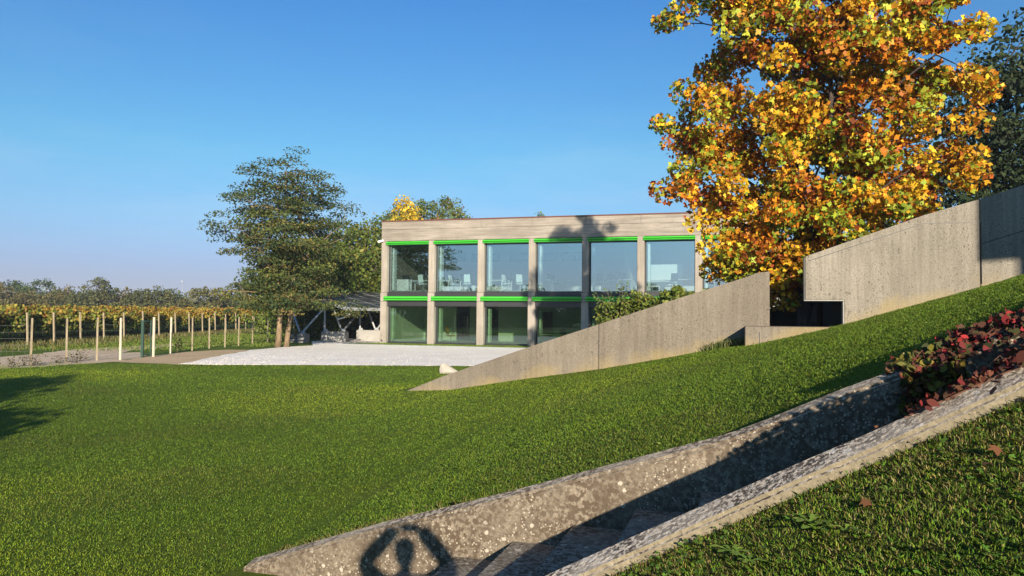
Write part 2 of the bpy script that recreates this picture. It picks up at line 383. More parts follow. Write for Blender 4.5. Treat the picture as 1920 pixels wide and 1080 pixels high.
PN = prof([(-60, -.9), (near_top[0][0]-.3, 0)]+[(a, z-.115) for a, z in near_top[1:]]+[(12, 6.5), (60, 9)])
def lawn_z(a, b):
    t = np.clip((b-BF-.2)/(BW-BF-.2), 0, 1)
    up = PF(a)*(1-t)+PWL(a)*t
    dn = PN(a)-.27*np.maximum(BNO-b, 0)
    dn = .5*(dn+np.sqrt(dn*dn+.02))-.05*np.exp(-np.maximum(dn, 0)*3)
    z = np.where(b > BF+.1, up, np.where(b < BNO+.06, np.maximum(dn, 0), 0.0))
    return z
def grid(alist, blist, zf):
    A, B = np.meshgrid(alist, blist); Z = zf(A, B); X = A*UX+B*VX; Y = A*UY+B*VY
    n, m_ = A.shape; V = np.stack([X, Y, Z], -1).reshape(-1, 3)
    i = np.arange((n-1)*(m_-1)); r, c = i//(m_-1), i % (m_-1); q = r*m_+c
    return V, np.stack([q, q+1, q+m_+1, q+m_], -1)
def sheet(name, parts, mat):
    V = []; Fc = []; o = 0
    for v, f in parts: V.append(v); Fc.append(f+o); o += len(v)
    me = bpy.data.meshes.new(name); me.from_pydata(np.concatenate(V).tolist(), [], np.concatenate(Fc).tolist())
    me.polygons.foreach_set('use_smooth', [True]*len(me.polygons)); me.update()
    return link(name, me, mat)
ar = np.concatenate([np.arange(-70, -14, 2.0), np.arange(-14, 14, .25), np.arange(14, 60, 2.0)])
al = ar[ar <= -2.75]
tag(sheet('lawn', [grid(ar, np.concatenate([[BF+.15], np.arange(BF+.3, BW+.05, .33), [BW+.05]]), lawn_z),
                   grid(al, np.array([BNO-.02, 4.6, BF+.15]), lambda a, b: a*0),
                   grid(np.concatenate([np.arange(-70, -9, 2.), np.array([-9.0, 60])]), np.array([BW+.05, 30, 46, 62, 90]), lambda a, b: a*0-.002)], M['lawn']), kind='structure')
tag(sheet('grass_bank', [grid(ar, np.concatenate([np.arange(-16, BNO-.1, .26), [BNO+.02]]), lawn_z)], M['bank']), kind='structure')
g = MB(); g.poly([(-6000, -3000, -.04), (6000, -3000, -.04), (6000, 9000, -.04), (-6000, 9000, -.04)])
tag(g.build('ground', M['field']), kind='structure')
def flat(name, pts, z, mat):
    m = MB(); m.poly([(x, y, z) for x, y in pts]); return tag(m.build(name, mat), kind='structure')
def wob(pts, amp=.12, step=.8, seed=1):   # ragged edge
    r = random.Random(seed); out = []
    for i in range(len(pts)):
        p, q = Vector(pts[i]), Vector(pts[(i+1) % len(pts)]); n = max(1, int((q-p).length/step)); n = min(n, 60)
        for k in range(n):
            c = p.lerp(q, k/n); out.append((c.x+r.uniform(-amp, amp), c.y+r.uniform(-amp, amp)))
    return out
HAZE = 0.0003
FB = 49.08; FA = -24.27; SP = 3.57          # facade plane, first pillar, bay
gv = [on_z(338, 683), on_z(420, 684.3), on_z(560, 684.5), on_z(880, 686.5), (4, 32.3), (14, 29), (16, 40)]
gv += [W(-2, 47.2)[:2], W(FA-2.2, 47.25)[:2], on_z(700, 640.5), on_z(640, 641), on_z(600, 643), on_z(585, 648), on_z(540, 650.5), on_z(470, 656.5), on_z(400, 670)]
flat('gravel_yard', wob(gv, .10, .7), .012, M['gravel'])
flat('gravel_path', wob([on_z(585, 647), on_z(585, 640), on_z(690, 632), W(FA-.3, 52)[:2], W(FA-.3, 48.6)[:2], on_z(640, 644)], .08), .008, M['gravel'])
flat('sand_patch', wob([on_z(215, 679), on_z(338, 683.5), on_z(400, 670.5), on_z(472, 656), on_z(420, 656), on_z(345, 660), on_z(280, 668)], .15), .006, M['sand'])
flat('dirt_track', wob([(-34, 33.5), on_z(0, 691), on_z(70, 688), on_z(170, 681), on_z(225, 677), on_z(275, 668), on_z(262, 660.5), on_z(225, 662), on_z(250, 657), on_z(330, 648), on_z(352, 643.5), on_z(315, 645), on_z(230, 650.5), on_z(140, 654), on_z(80, 663), on_z(0, 670), (-40, 38)], .18), .004, M['track'])
rdg = np.array([[-3600+120*i, 2600+260*math.sin(i*.7), 26+14*math.sin(i*.9)+9*math.sin(i*2.3+1)+5*math.sin(i*5.1)] for i in range(61)])
hV = []; hF = []
for i, (x, y, z) in enumerate(rdg): hV += [(x, y-500, -2), (x, y-180, z*.6), (x, y, z), (x, y+300, z*.5), (x, y+700, -2)]
for i in range(60):
    for k in range(4): hF.append((i*5+k, i*5+5+k, i*5+6+k, i*5+1+k))
me = bpy.data.meshes.new('hills'); me.from_pydata(hV, [], hF); me.update(); tag(link('hills', me, M['woods']), kind='structure')
# ------------------------------------------------------------------ long retaining walls
wt_px = [(836, 703.5), (988.5, 651.7), (1122.6, 608), (1269.8, 560), (1401, 519), (1420, 511.5), (1443, 509)]
wt = [on_b(x, y, BW) for x, y in wt_px]; tip = on_b(752, 737.5, BW)
e1 = wt[-1][0]
lw = empty('retaining_wall', W(tip[0], BW), 0, 'long grey concrete wall rising as a wedge from the lawn before the building', 'wall')
jx = wt[2][0]
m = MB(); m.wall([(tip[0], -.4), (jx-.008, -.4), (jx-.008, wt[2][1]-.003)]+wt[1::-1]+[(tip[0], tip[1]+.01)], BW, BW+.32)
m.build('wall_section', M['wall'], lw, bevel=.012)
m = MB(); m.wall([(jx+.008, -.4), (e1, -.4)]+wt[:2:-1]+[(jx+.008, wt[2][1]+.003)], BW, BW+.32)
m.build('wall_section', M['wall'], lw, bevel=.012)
m = MB(); m.box(jx-.012, jx+.012, BW+.03, BW+.29, -.4, wt[2][1]-.02); m.build('joint', M['dark'], lw)
# right wall with the cut-out opening
u_px = [(1510, 481), (1733.6, 403), (1920, 346)]
ut = [on_b(x, y, BW) for x, y in u_px]; sl_ = (ut[-1][1]-ut[0][1])/(ut[-1][0]-ut[0][0])
nA, nZ = on_b(1583, 562, BW)
uw = empty('retaining_wall', W(ut[0][0], BW), 0, 'tall pale concrete wall with notched dark opening at its lower corner', 'wall')
aj = on_b(1838, 480, BW)[0]
z_at = lambda a: ut[0][1]+sl_*(a-ut[0][0])
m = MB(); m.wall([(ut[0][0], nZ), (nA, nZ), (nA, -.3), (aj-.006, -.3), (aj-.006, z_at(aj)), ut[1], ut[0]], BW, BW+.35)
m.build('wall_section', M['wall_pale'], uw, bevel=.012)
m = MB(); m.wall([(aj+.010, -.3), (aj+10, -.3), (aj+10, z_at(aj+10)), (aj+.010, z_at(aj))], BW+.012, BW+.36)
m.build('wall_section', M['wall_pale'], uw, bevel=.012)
def strip(pts, b, wd, par, mat='dark'):
    m = MB()
    for (x0, y0), (x1, y1) in zip(pts[:-1], pts[1:]):
        p, q = on_b(x0, y0, b), on_b(x1, y1, b); m.bar(W(p[0], b-.001, p[1]), W(q[0], b-.001, q[1]), wd, wd) if False else m.bar(W(p[0], b, p[1]), W(q[0], b, q[1]), .008, wd)
    return m.build('formwork_joint', M[mat], par)
strip([(1516, 489), (1733, 419), (1838, 416.5)], BW, .014, uw)
strip([(1838.5, 416.5), (1841, 532)], BW, .022, uw)
strip([(1841, 457), (1921, 432)], BW+.012, .018, uw)
m = MB(); m.wall([(ut[0][0]-.035, nZ-.03), (ut[0][0]-.004, nZ-.03), (ut[0][0]-.004, ut[0][1]-.02), (ut[0][0]-.035, ut[0][1]-.02)], BW+.02, BW+.3)
m.build('edge_trim', M['dark'], uw)
m = MB(); m.box(ut[0][0]-.03, nA-.004, BW-.01, BW+.3, nZ-.03, nZ-.004); m.build('edge_trim', M['plinth'], uw)
m = MB(); m.box(nA-.03, nA-.004, BW-.01, BW+.3, 1.5, nZ-.04); m.build('edge_trim', M['plinth'], uw)
# low block in front of the opening
lb0, lz = on_b(1397, 612, 18.05); lb1 = on_b(1600, 612, 18.05)[0]
m = MB(); m.box(lb0, lb1, 18.05, BW-.004, -.2, lz)
lo = m.build('low_wall', M['wall'], None, bevel=.012); tag(lo, 'low flat-topped concrete block jutting onto the grass below the dark opening', 'wall')
ja = on_b(1424, 640, 18.05)[0]
m = MB(); m.box(ja-.008, ja+.008, 18.046, 18.06, .8, lz-.12); m.build('joint', M['dark'], lo)
# sunken court behind the opening, in which the tulip tree grows
pg = empty('courtyard', W(3, 22), 0, 'dark walled court seen through the notched opening', 'courtyard')
M['court_shade'] = concrete('shade_dark_concrete', (.016, .017, .013), (.035, .035, .028), pits=.5)  # the court's shade is painted into this near-black concrete colour
m = MB(); m.box(nA+.06, nA+.3, BW+.38, 25.3, -.3, 3.2); m.build('side_wall', M['court_shade'], pg)
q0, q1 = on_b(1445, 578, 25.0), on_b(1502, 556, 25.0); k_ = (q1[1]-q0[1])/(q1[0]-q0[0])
m = MB(); m.wall([(q0[0]-3, -.3), (q1[0]+3, -.3), (q1[0]+3, q1[1]+3*k_), (q0[0]-3, q0[1]-3*k_)], 25.35, 25.65); m.build('back_wall', M['court_shade'], pg)
m = MB(); m.box(q0[0]-3, nA+.05, BW+.36, 25.3, -.02, .02); m.build('floor', M['court_shade'], pg)
# ------------------------------------------------------------------ stair with its two walls
sw = empty('stair_wall', W(far_top[0][0], BF), 0, 'weathered brown concrete stair wall with white lichen, on the lawn side', 'wall')
m = MB(); q = [(far_top[0][0]-.05, -.5), (far_top[-1][0], -.5)]; t_ = far_top[::-1]+[(far_top[0][0]-.05, far_top[0][1]-.04)]
m.prism([W(a, BF, z) for a, z in q+t_], [W(a, BF+.15, z) for a, z in q+[(a, z+.035) for a, z in t_]])
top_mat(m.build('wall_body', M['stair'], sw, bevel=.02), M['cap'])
nw = empty('stair_wall', W(near_top[0][0], BN), 0, 'nearest concrete stair wall with broad dark-lichened sloping top beside the grass bank', 'wall')
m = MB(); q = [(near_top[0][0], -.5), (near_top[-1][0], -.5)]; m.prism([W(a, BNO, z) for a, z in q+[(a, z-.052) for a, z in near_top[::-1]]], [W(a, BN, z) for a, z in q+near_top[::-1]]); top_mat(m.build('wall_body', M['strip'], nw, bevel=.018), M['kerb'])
stp = empty('stairs', W(-2, 4.8), 0, 'shaded concrete steps climbing between two lichened stair walls', 'stairs')
for k in range(-5, 9):
    a0 = -1.236+.465*k; z1 = .636+.16*k
    if z1 < .02: continue
    m = MB(); m.box(a0, a0+.465-.001+(.0 if k < 8 else 2), BN+.003, BF-.003, -.4, z1-.012*0)
    m.build('step', M['step'], stp, bevel=.01)
# ------------------------------------------------------------------ office building
def zf(y, x=720): return on_b(x, y, FB)[1]
ZT, ZS, ZL = zf(416.5, 716), zf(431, 716), zf(452.5, 720)
Z_UB, Z_UT, Z_J1, Z_J2, Z_LT = 3.60, 6.92, 3.56, 2.93, 2.86
NB = 7; A_END = FA+SP*NB
bl = empty('office_building', W(FA, FB), 0, 'long two-storey board-marked concrete office block with glass bays and green blind boxes', 'building')
PW = .44
m = MB(); m.box(FA-.22, A_END+.22, FB, FB+.5, ZL, ZS-.012); m.build('lower_fascia', M['fascia'], bl, bevel=.01)
for k in range(NB):
    a0 = FA-.22 if k == 0 else FA+SP*k+.006+(.9 if False else 0); a1 = FA+SP*(k+1)-.006 if k < NB-1 else A_END+.22
    m = MB(); m.box(a0, a1, FB, FB+.5, ZS, ZT); m.build('upper_fascia', M['fascia'], bl, bevel=.008)
m = MB(); m.box(FA-.26, A_END+.26, FB-.04, FB+.55, ZT+.002, ZT+.08); m.build('coping', M['coping'], bl)
m = MB(); m.box(FA-.2, A_END+.2, FB+.03, FB+.45, ZS-.02, ZS+.01); m.build('fascia_joint', M['dark'], bl)
m = MB(); m.box(FA-.21, A_END+.21, FB+.552, FB+12.9, ZL+.4, ZL+.7); m.build('roof', M['floor'], bl)
m = MB(); m.box(FA-.21, A_END+.21, FB+12.9, FB+13.2, 0, ZT); m.build('rear_wall', M['fascia'], bl)
m = MB(); m.box(FA-.22, FA+.10, FB+.552, FB+12.89, 0, ZT-.02); m.build('end_wall', M['fascia'], bl)
m = MB(); m.box(A_END-.10, A_END+.22, FB+.552, FB+12.89, 0, ZT-.02); m.build('end_wall', M['fascia'], bl)
m = MB(); m.box(FA+.11, A_END-.11, FB+.45, FB+12.85, 2.98, 3.58); m.build('floor_slab', M['white'], bl)
m = MB(); m.box(FA+.11, A_END-.11, FB+.56, FB+8.6, 3.582, 3.70); m.build('upper_floor', M['floor'], bl)
m = MB(); m.box(FA+.11, A_END-.11, FB+8.6, FB+8.75, 3.582, ZL+.39); m.build('inner_wall', M['white'], bl)
m = MB(); m.box(FA+.11, A_END-.11, FB+.5, FB+12.8, .0, .06); m.build('ground_floor', M['floor'], bl)
m = MB(); m.box(FA+4.0, FA+5.1, FB+6.6, FB+6.75, .061, 2.97)
m2 = MB(); m2.box(FA+.12, FA+2.9, FB+6.6, FB+6.75, .061, 2.97); m2.build('inner_wall', M['greenish'], bl)
m.box(FA+6.3, A_END-.11, FB+6.6, FB+6.75, .061, 2.97); m.build('inner_wall', M['greenish'], bl)
m = MB(); m.box(FA+.11, FA+.2, FB+.56, FB+12.8, .061, 2.97); m.build('inner_wall', M['greenish'], bl)
m = MB(); m.box(FA+9.7, FA+10.5, FB+6.45, FB+6.6, .061, 2.3); m.build('inner_door', M['brown'], bl)
m = MB(); m.box(FA+SP*4+.1, FA+SP*4+.25, FB+.6, FB+6.59, .061, 2.97); m.build('inner_wall', M['greenish'], bl)
m = MB(); m.box(FA+SP*4+2.0, FA+SP*4+2.15, FB+3.4, FB+8.59, 3.701, ZL+.39); m.build('inner_wall', M['white'], bl)
for k in range(NB+1):
    a = FA+SP*k; ex = -.0
    p = MB(); p.box(a-PW/2, a+PW/2, FB, FB+.5, Z_J1+.012, ZL-.012); p.build('pillar', M['pillar'], bl, bevel=.012)
    p = MB(); p.box(a-PW/2-.03, a+PW/2, FB-.03, FB+.5, Z_J2+.012, Z_J1-.002); p.build('pillar', M['pillar'], bl, bevel=.012)
    p = MB(); p.box(a-PW/2-.03, a+PW/2, FB-.03, FB+.5, -.05, Z_J2-.002); p.build('pillar', M['pillar'], bl, bevel=.012)
def halfround(m, a0, a1, b, z0, z1, dep):
    n = 10; ring = [(b+.1, z0)]
    zm = z0+(z1-z0)*.42
    for i in range(n+1):
        q = math.pi*i/n; ring.append((b-dep*math.sin(q), z0+(zm-z0)*(1-math.cos(q))/2))
    for i in range(n+1):
        q = math.pi*i/n; ring.append((b-dep*.8*math.sin(q)-.012, zm+.008+(z1-zm-.008)*(1-math.cos(q))/2))
    ring.append((b+.1, z1))
    m.prism([W(a0, bb, zz) for bb, zz in ring], [W(a1, bb, zz) for bb, zz in ring])
for k in range(NB):
    a0, a1 = FA+SP*k+PW/2, FA+SP*(k+1)-PW/2
    for (z0, z1, gm, gz0, gz1, ov) in ((Z_UB, 6.85, 'glass_up', 6.87, 7.11, .06), (.10, 2.62, 'glass_low', 2.99, 3.30, .16)):
        fr = MB(); fb = FB+.32
        fr.box(a0+.003, a0+.10, fb, fb+.1, z0, z1); fr.box(a1-.05, a1-.003, fb, fb+.1, z0, z1)
        fr.box(a0+.101, a1-.051, fb, fb+.1, z0, z0+.05); fr.box(a0+.101, a1-.051, fb, fb+.1, z1-.05, z1)
        f = fr.build('window', M['dark'], bl)
        g = MB(); g.box(a0+.08, a1-.04, fb+.04, fb+.052, z0+.03, z1-.03); g.build('pane', M[gm], f)
        jm = MB(); jm.box(a0+.16, a0+.30, fb+.2, fb+.62, z0+.12, z1-.15); jm.build('curtain_strip', M['white'] if gm == 'glass_up' else M['greenish'], f)
        gb = MB(); halfround(gb, a0-ov, a1+.02 if ov < .1 else a1-.02, FB+.02 if ov < .1 else FB-.04, gz0, gz1, .16); gb.build('blind_box', M['green'], bl, smooth=False)
    sp = MB(); sp.box(a0+.004, a1-.004, FB+.12, FB+.44, 2.63, 3.58); sp.build('spandrel', M['dark'], bl)
    sp = MB(); sp.box(a0+.004, a1-.004, FB+.2, FB+.44, 6.851, ZL-.002); sp.build('blind_recess', M['dark'], bl)
    sp = MB(); sp.box(a0+.004, a1-.004, FB+.15, FB+.44, -.03, .098); sp.build('plinth', M['dark'], bl)
# security camera on the corner
ca, cz = on_b(719, 452.5, FB)
sc = empty('security_camera', W(ca, FB-.1, cz), 0, 'small white security camera on the upper left corner pillar', 'camera')
m = MB(); m.tube([W(ca-.02, FB-.001, cz+.05), W(ca-.02, FB-.12, cz+.05)], .04, 8); m.build('bracket', M['furn'], sc)
m = MB(); m.tube([W(ca+.05, FB-.13, cz+.04), W(ca-.28, FB-.30, cz-.06)], .075, 10); m.build('camera_body', M['furn'], sc, bevel=.01)
# ------------------------------------------------------------------ office furniture behind the glass
FLU = 3.70
ORD = ['first', 'second', 'third', 'fourth', 'fifth', 'sixth', 'seventh', 'eighth', 'ninth', 'tenth', 'eleventh']
def desk(loc, rz, label, L=1.5, D=.75, group='white desks upstairs'):
    e = empty('desk', loc, rz, label, 'desk', group)
    m = MB(); m.lbox(-L/2, L/2, -D/2, D/2, .715, .745); m.build('tabletop', M['furn'], e, False)
    for s in (-1, 1):
        m = MB(); m.bar((s*(L/2-.03), -D/2+.03, 0.02), (s*(L/2-.03), -D/2+.03, .713), .05, .05); m.bar((s*(L/2-.03), D/2-.03, 0.02), (s*(L/2-.03), D/2-.03, .713), .05, .05)
        m.bar((s*(L/2-.03), -D/2+.056, .03), (s*(L/2-.03), D/2-.056, .03), .05, .05); m.build('leg_frame', M['furn'], e, False)
    return e
def chair(loc, rz, label, mat='furn', group='office chairs upstairs', name='office_chair'):
    e = empty(name, loc, rz, label, 'chair', group)
    m = MB(); m.lbox(-.24, .24, -.24, .24, .45, .52); m.build('seat', M[mat], e, False, bevel=.02)
    m = MB(); m.prism([(-.23, .23, .58), (.23, .23, .58), (.23, .27, .58), (-.23, .27, .58)], [(-.21, .32, 1.12), (.21, .32, 1.12), (.21, .36, 1.12), (-.21, .36, 1.12)]); m.build('backrest', M[mat], e, False, bevel=.015)
    m = MB(); m.tube([(0, .2, .47), (0, .29, .6)], .02); m.tube([(0, 0, .1), (0, 0, .45)], .03, 8)
    for q in range(5): m.tube([(0, 0, .1), (.3*math.cos(q*1.257), .3*math.sin(q*1.257), .04)], .02)
    m.build('swivel_base', M['steel'], e, False)
    for s in (-1, 1): MB().tube([(s*.24, .1, .5), (s*.28, .1, .68), (s*.28, -.16, .70)], .018).build('armrest', M['screen'], e, False)
    return e
def monitor(loc, rz, label, group='monitors on the upstairs desks'):
    e = empty('monitor', loc, rz, label, 'monitor', group)
    m = MB(); m.lbox(-.28, .28, -.015, .015, .12, .47); m.build('screen', M['screen'], e, False)
    m = MB(); m.lbox(-.10, .10, -.08, .08, 0, .012); m.bar((0, .03, .012), (0, .03, .2), .05, .03); m.build('stand', M['screen'], e, False)
    return e
rzB = -TH
def at(px_, b_off, z): return W(on_b(px_, 545, FB+b_off)[0], FB+b_off, z)
for (x, bo, wn, side) in ((826, 1.3, 1, 'left'), (848, 2.2, 1, 'right'), (925, 1.3, 2, 'left'), (938, 2.3, 2, 'right'), (1018, 1.3, 3, 'left'), (1045, 2.5, 3, 'right'), (792, 1.5, 0, 'right'), (1140, 2.4, 4, 'middle'), (1180, 1.5, 4, 'right'), (1240, 2.4, 5, 'left'), (1285, 1.6, 5, 'right')):
    desk(at(x, bo, FLU), rzB+(.04 if bo > 2 else 0), f'white metal-framed desk at the {side} of the {ORD[wn]} upper window from the left')
for (x, bo, wn, rz, mt, ds) in ((793, 1.0, 0, 2.9, 'furn', 'white high-backed office chair seen from behind'), (851, 1.5, 1, 1.4, 'furn', 'white mesh office chair seen edge-on'), (877, 1.0, 1, 3.3, 'furn', 'white office chair seen from behind'),
                            (951, 1.2, 2, 1.3, 'furn', 'white mesh office chair seen side-on'), (975, 1.4, 2, 3.2, 'furn', 'white office chair seen from behind'), (1042, 1.4, 3, 1.2, 'screen', 'dark slim office chair seen edge-on'),
                            (1128, 1.2, 4, 2.8, 'screen', 'dark office chair beside the monitor'), (1264, 1.2, 5, 3.3, 'screen', 'dark tall office chair before the white board'), (905, 1.8, 2, 0, 'furn', 'white office chair half hidden by the pillar')):
    chair(at(x, bo, FLU), rzB+rz, f'{ds} behind the {ORD[wn]} upper window', mt)
for (x, bo, wn, rz, ds) in ((843, 2.2, 1, .1, 'left'), (869, 2.2, 1, -.1, 'right'), (964, 2.3, 2, .1, 'right'), (1033, 2.5, 3, .6, 'middle'), (761, 2.6, 0, 0, 'left'), (1167, 1.6, 4, .05, 'right'), (1146, 2.4, 4, 0, 'left')):
    monitor(at(x, bo, FLU+.747), rzB+rz, f'dark desk monitor at the {ds} of the {ORD[wn]} upper window')
m = MB(); p = at(756, 2.0, FLU); m.box(*(toab(*p[:2])[0]-.55, toab(*p[:2])[0]+.55), FB+1.7, FB+2.3, FLU+.001, FLU+.85)
tag(m.build('cabinet', M['furn'], bevel=.01), 'white low cabinet standing inside the first upper window', 'cabinet')
for (x, y, w_, h_, bo, wn) in ((1250, 517, 2.1, 1.5, 3.0, 5), (1330, 500, .9, 1.0, 2.9, 6)):
    a, z = on_b(x, y, FB+bo)
    m = MB(); m.box(a-w_/2, a+w_/2, FB+bo, FB+bo+.06, z-h_/2, z+h_/2)
    o = m.build('white_board', M['furn']); tag(o, f'{"large" if wn == 5 else "small"} white board standing behind the {ORD[wn]} upper window', 'board')
    m = MB(); m.box(a-w_/2+.1, a-w_/2+.15, FB+bo-.02, FB+bo+.2, FLU+.002, z-h_/2-.002); m.box(a+w_/2-.15, a+w_/2-.1, FB+bo-.02, FB+bo+.2, FLU+.002, z-h_/2-.002); m.build('leg', M['steel'], o)
for i, (x0, x1, y0, y1) in enumerate(((828, 872, 475.5, 490), (884, 936, 476, 490), (955, 998, 475.5, 490), (1000, 1041, 475, 489), (1053, 1095, 473, 488))):
    a0, z1 = on_b(x0, y0, FB+8.5); a1, z0 = on_b(x1, y1, FB+8.5)
    o = MB().box(a0, a1, FB+8.545, FB+8.598, z0, z1).build('wall_picture', M['screen'])
    tag(o, f'wide mottled picture hung on the upstairs back wall, {["leftmost of five", "second of five from the left", "middle of five", "second of five from the right", "rightmost of five"][i]}', 'picture', 'pictures on the upstairs wall')
    MB().box(a0+.05, a1-.05, FB+8.53, FB+8.544, z0+.05, z1-.05).build('print', M['paint'], o)
for (x, z) in ((805, 0), (830, 0), (893, 0)):
    pass
for i, (x, bo) in enumerate(((829, .9), (888, .9), (984, .9))):
    p = at(x, bo, FLU); o = MB().tube([(p[0], p[1], FLU+.002), (p[0], p[1], FLU+.36)], [.13, .17], 14).build('waste_bin', M['furn'])
    tag(o, f'white round waste bin on the floor behind the {["second", "second", "third"][i]} upper window, {["at its left", "at its right", "by the pillar"][i]}', 'bin', 'waste bins upstairs')
chair(at(846, 2.6, .06), 2.2, 'ochre and steel chair inside the second ground-floor window', 'ochre', 'ground-floor chairs')
chair(at(1058, 1.6, .06), 2.8, 'dark chair at the desk inside the fourth ground-floor window', 'screen', 'ground-floor chairs')
desk(at(1030, 1.3, .06), rzB, 'pale desk inside the fourth ground-floor window', 1.8, group='ground-floor desks')
# grass strip along the facade
flat('grass_strip', [W(FA-2.2, 47.3)[:2], W(8, 47.3)[:2], W(8, FB+.1)[:2], W(FA-.0, FB+.1)[:2], W(FA-.2, FB-.1)[:2]], .018, M['lawn'])
# ------------------------------------------------------------------ solar carport
ED = Vector((.6, .8, 0)); BD = Vector((-.8, .6, 0))       # along the eave, up the slope
eB = Vector((-11.45, 54.4, 2.42))
cp = empty('solar_carport', (-13, 55.5, 0), 0, 'grey steel solar carport with dark panel roof on concrete plinths', 'carport')
RS = .205
def rp(e, u, dz=0): return eB+ED*e+BD*u+Vector((0, 0, RS*u+dz))
L1, L2 = 13.5, 8.0
m = MB(); m.prism([rp(0, 0, .06), rp(L1, 0, .06), rp(L1, L2, .06), rp(0, L2, .06)], [rp(0, 0, .10), rp(L1, 0, .10), rp(L1, L2, .10), rp(0, L2, .10)])
roof = m.build('panel_roof', M['pv'], cp)
m = MB()
for i in range(1, 9): m.bar(rp(i*1.65, .02, .106), rp(i*1.65, L2, .106), .02, .012)
for j in range(1, 5): m.bar(rp(0, j*1.65, .108), rp(L1, j*1.65, .108), .02, .012)
m.build('panel_frame', M['steel'], roof)
m = MB(); m.bar(rp(-.06, -.25, -.04), rp(-.06, L2, -.04), .12, .26); m.build('end_beam', M['steel'], cp)
m = MB(); m.bar(rp(6.5, -.1, -.06), rp(6.5, L2, -.06), .12, .2); m.build('rafter', M['steel'], cp)
m = MB(); m.bar(rp(0, -.09, -.02), rp(L1, -.09, -.02), .14, .22); m.build('gutter', M['steel'], cp)
pt = rp(.1, -.1, -.12)
m = MB(); m.tube([pt, pt+Vector((0, 0, -.18)), pt+Vector((-.55, .4, -.48)), pt+Vector((-1.05, .75, -.62))], .055, 8); m.build('downpipe', M['greypipe'], cp)
m = MB(); m.bar(rp(0, 3.1, -.18), rp(L1, 3.1, -.18), .12, .16); m.build('purlin', M['steel'], cp)
def plinth(x0, x1, ytop, ybase, dep, wid):
    p, q = on_d(x0, ybase, dep), on_d(x1, ybase, dep); h = on_d(x0, ytop, dep).z
    d = Vector((q.x-p.x, 0, 0)); n = Vector((0, wid, 0))
    c = [Vector((p.x, dep, -.1)), Vector((q.x, dep, -.1)), Vector((q.x, dep, -.1))+n, Vector((p.x, dep, -.1))+n]
    m = MB(); m.prism(c, [Vector((v.x, v.y, h)) for v in c]); o = m.build('plinth', M['plinth'], cp, bevel=.02); return h
p1, p2, p3 = 54.0, 55.8, 58.5
h1 = plinth(556.5, 573.5, 626, 643, p1, 1.0); h2 = plinth(601.5, 648.5, 621.5, 640.5, p2, .9); h3 = plinth(668, 712, 619, 637.5, p3, .9)
h4 = plinth(536, 556, 636, 643, p1+.3, .8)
m = MB(); q0, q1 = on_d(536.5, 636, p1+.3), on_d(555.8, 626, p1+.3)
m.prism([(q0.x, p1+.4, h4), (q1.x, p1+.4, h4), (q1.x, p1+.6, h4), (q0.x, p1+.6, h4)], [(q0.x, p1+.4, q1.z), (q1.x, p1+.4, q1.z), (q1.x, p1+.6, q1.z), (q0.x, p1+.6, q1.z)])
m.build('dark_panel', M['pv'], cp)
def strut(x0, y0, d0, x1, y1, d1, r=.07):
    m = MB(); m.tube([on_d(x0, y0, d0), on_d(x1, y1, d1)], r, 8); m.build('strut', M['steel'], cp)
def foot(x, y, dep):
    p = on_d(x, y, dep); m = MB(); m.prism([(p.x-.18, dep+.2, p.z), (p.x+.18, dep+.2, p.z), (p.x+.18, dep+.6, p.z), (p.x-.18, dep+.6, p.z)], [(p.x-.09, dep+.3, p.z+.17), (p.x+.09, dep+.3, p.z+.17), (p.x+.09, dep+.5, p.z+.17), (p.x-.09, dep+.5, p.z+.17)])
    m.build('strut_foot', M['steel'], cp)
for a in ((568, 622, p1+.4, 611, 574, 56.2), (562, 622, p1+.4, 549, 584, 56.5), (608.7, 618, p2+.4, 609.5, 573, 56.4), (640, 618, p2+.4, 623, 573, 56.0), (645, 618, p2+.4, 674.5, 583, p3+.5),
          (675, 616, p3+.4, 675.5, 583, p3+.5), (703, 616, p3+.4, 691, 584, p3+.5), (708, 616, p3+.4, 728, 588, p3+1.5)): strut(*a)
for a in ((565.5, 626, p1), (608.7, 621.5, p2), (642, 621.5, p2), (675, 619, p3), (705, 619, p3)): foot(*a)
# ------------------------------------------------------------------ boundary fence with gate
fence_px = [(57, 684.5, 'post'), (124, 679.5, 'post'), (181, 676, 'post'), (225.5, 675, 'postw'), (319.5, 663, 'postw'), (360, 657.5, 'post'), (392, 653.5, 'post'), (421.5, 651, 'post'), (447, 648.5, 'post'), (473, 644.5, 'post')]
fp = [on_z(x, y) for x, y, _ in fence_px]
dx_, dy_ = (fp[-1][0]-fp[-4][0])/3, (fp[-1][1]-fp[-4][1])/3
fpts = [(fp[0][0]-3.4-3.0*i, fp[0][1]-1.7-1.6*i) for i in (2, 1, 0)]+fp+[(fp[-1][0]+.10*i, fp[-1][1]+2.9*i) for i in range(1, 9)]
mats = ['post']*3+[t for _, _, t in fence_px]+['post']*8
fe = empty('wire_fence', (fp[0][0], fp[0][1], 0), 0, 'post and wire mesh fence between the lawn and the vineyard track', 'fence')
for i, (x, y) in enumerate(fpts):
    h = 1.84+RNG.normal()*.03; r0 = .044 if mats[i] == 'post' else .052; lx = RNG.normal()*.015
    m = MB(); m.tube([(x, y, -.2), (x+lx*.5, y, h*.5), (x+lx, y, h)], [r0*1.05, r0, r0*.95], 8 if mats[i] != 'post' else 4)
    m.build('post', M[mats[i]], fe)
G0, G1 = 6, 7        # gap between these posts holds the gate
m = MB(); rw = random.Random(3)
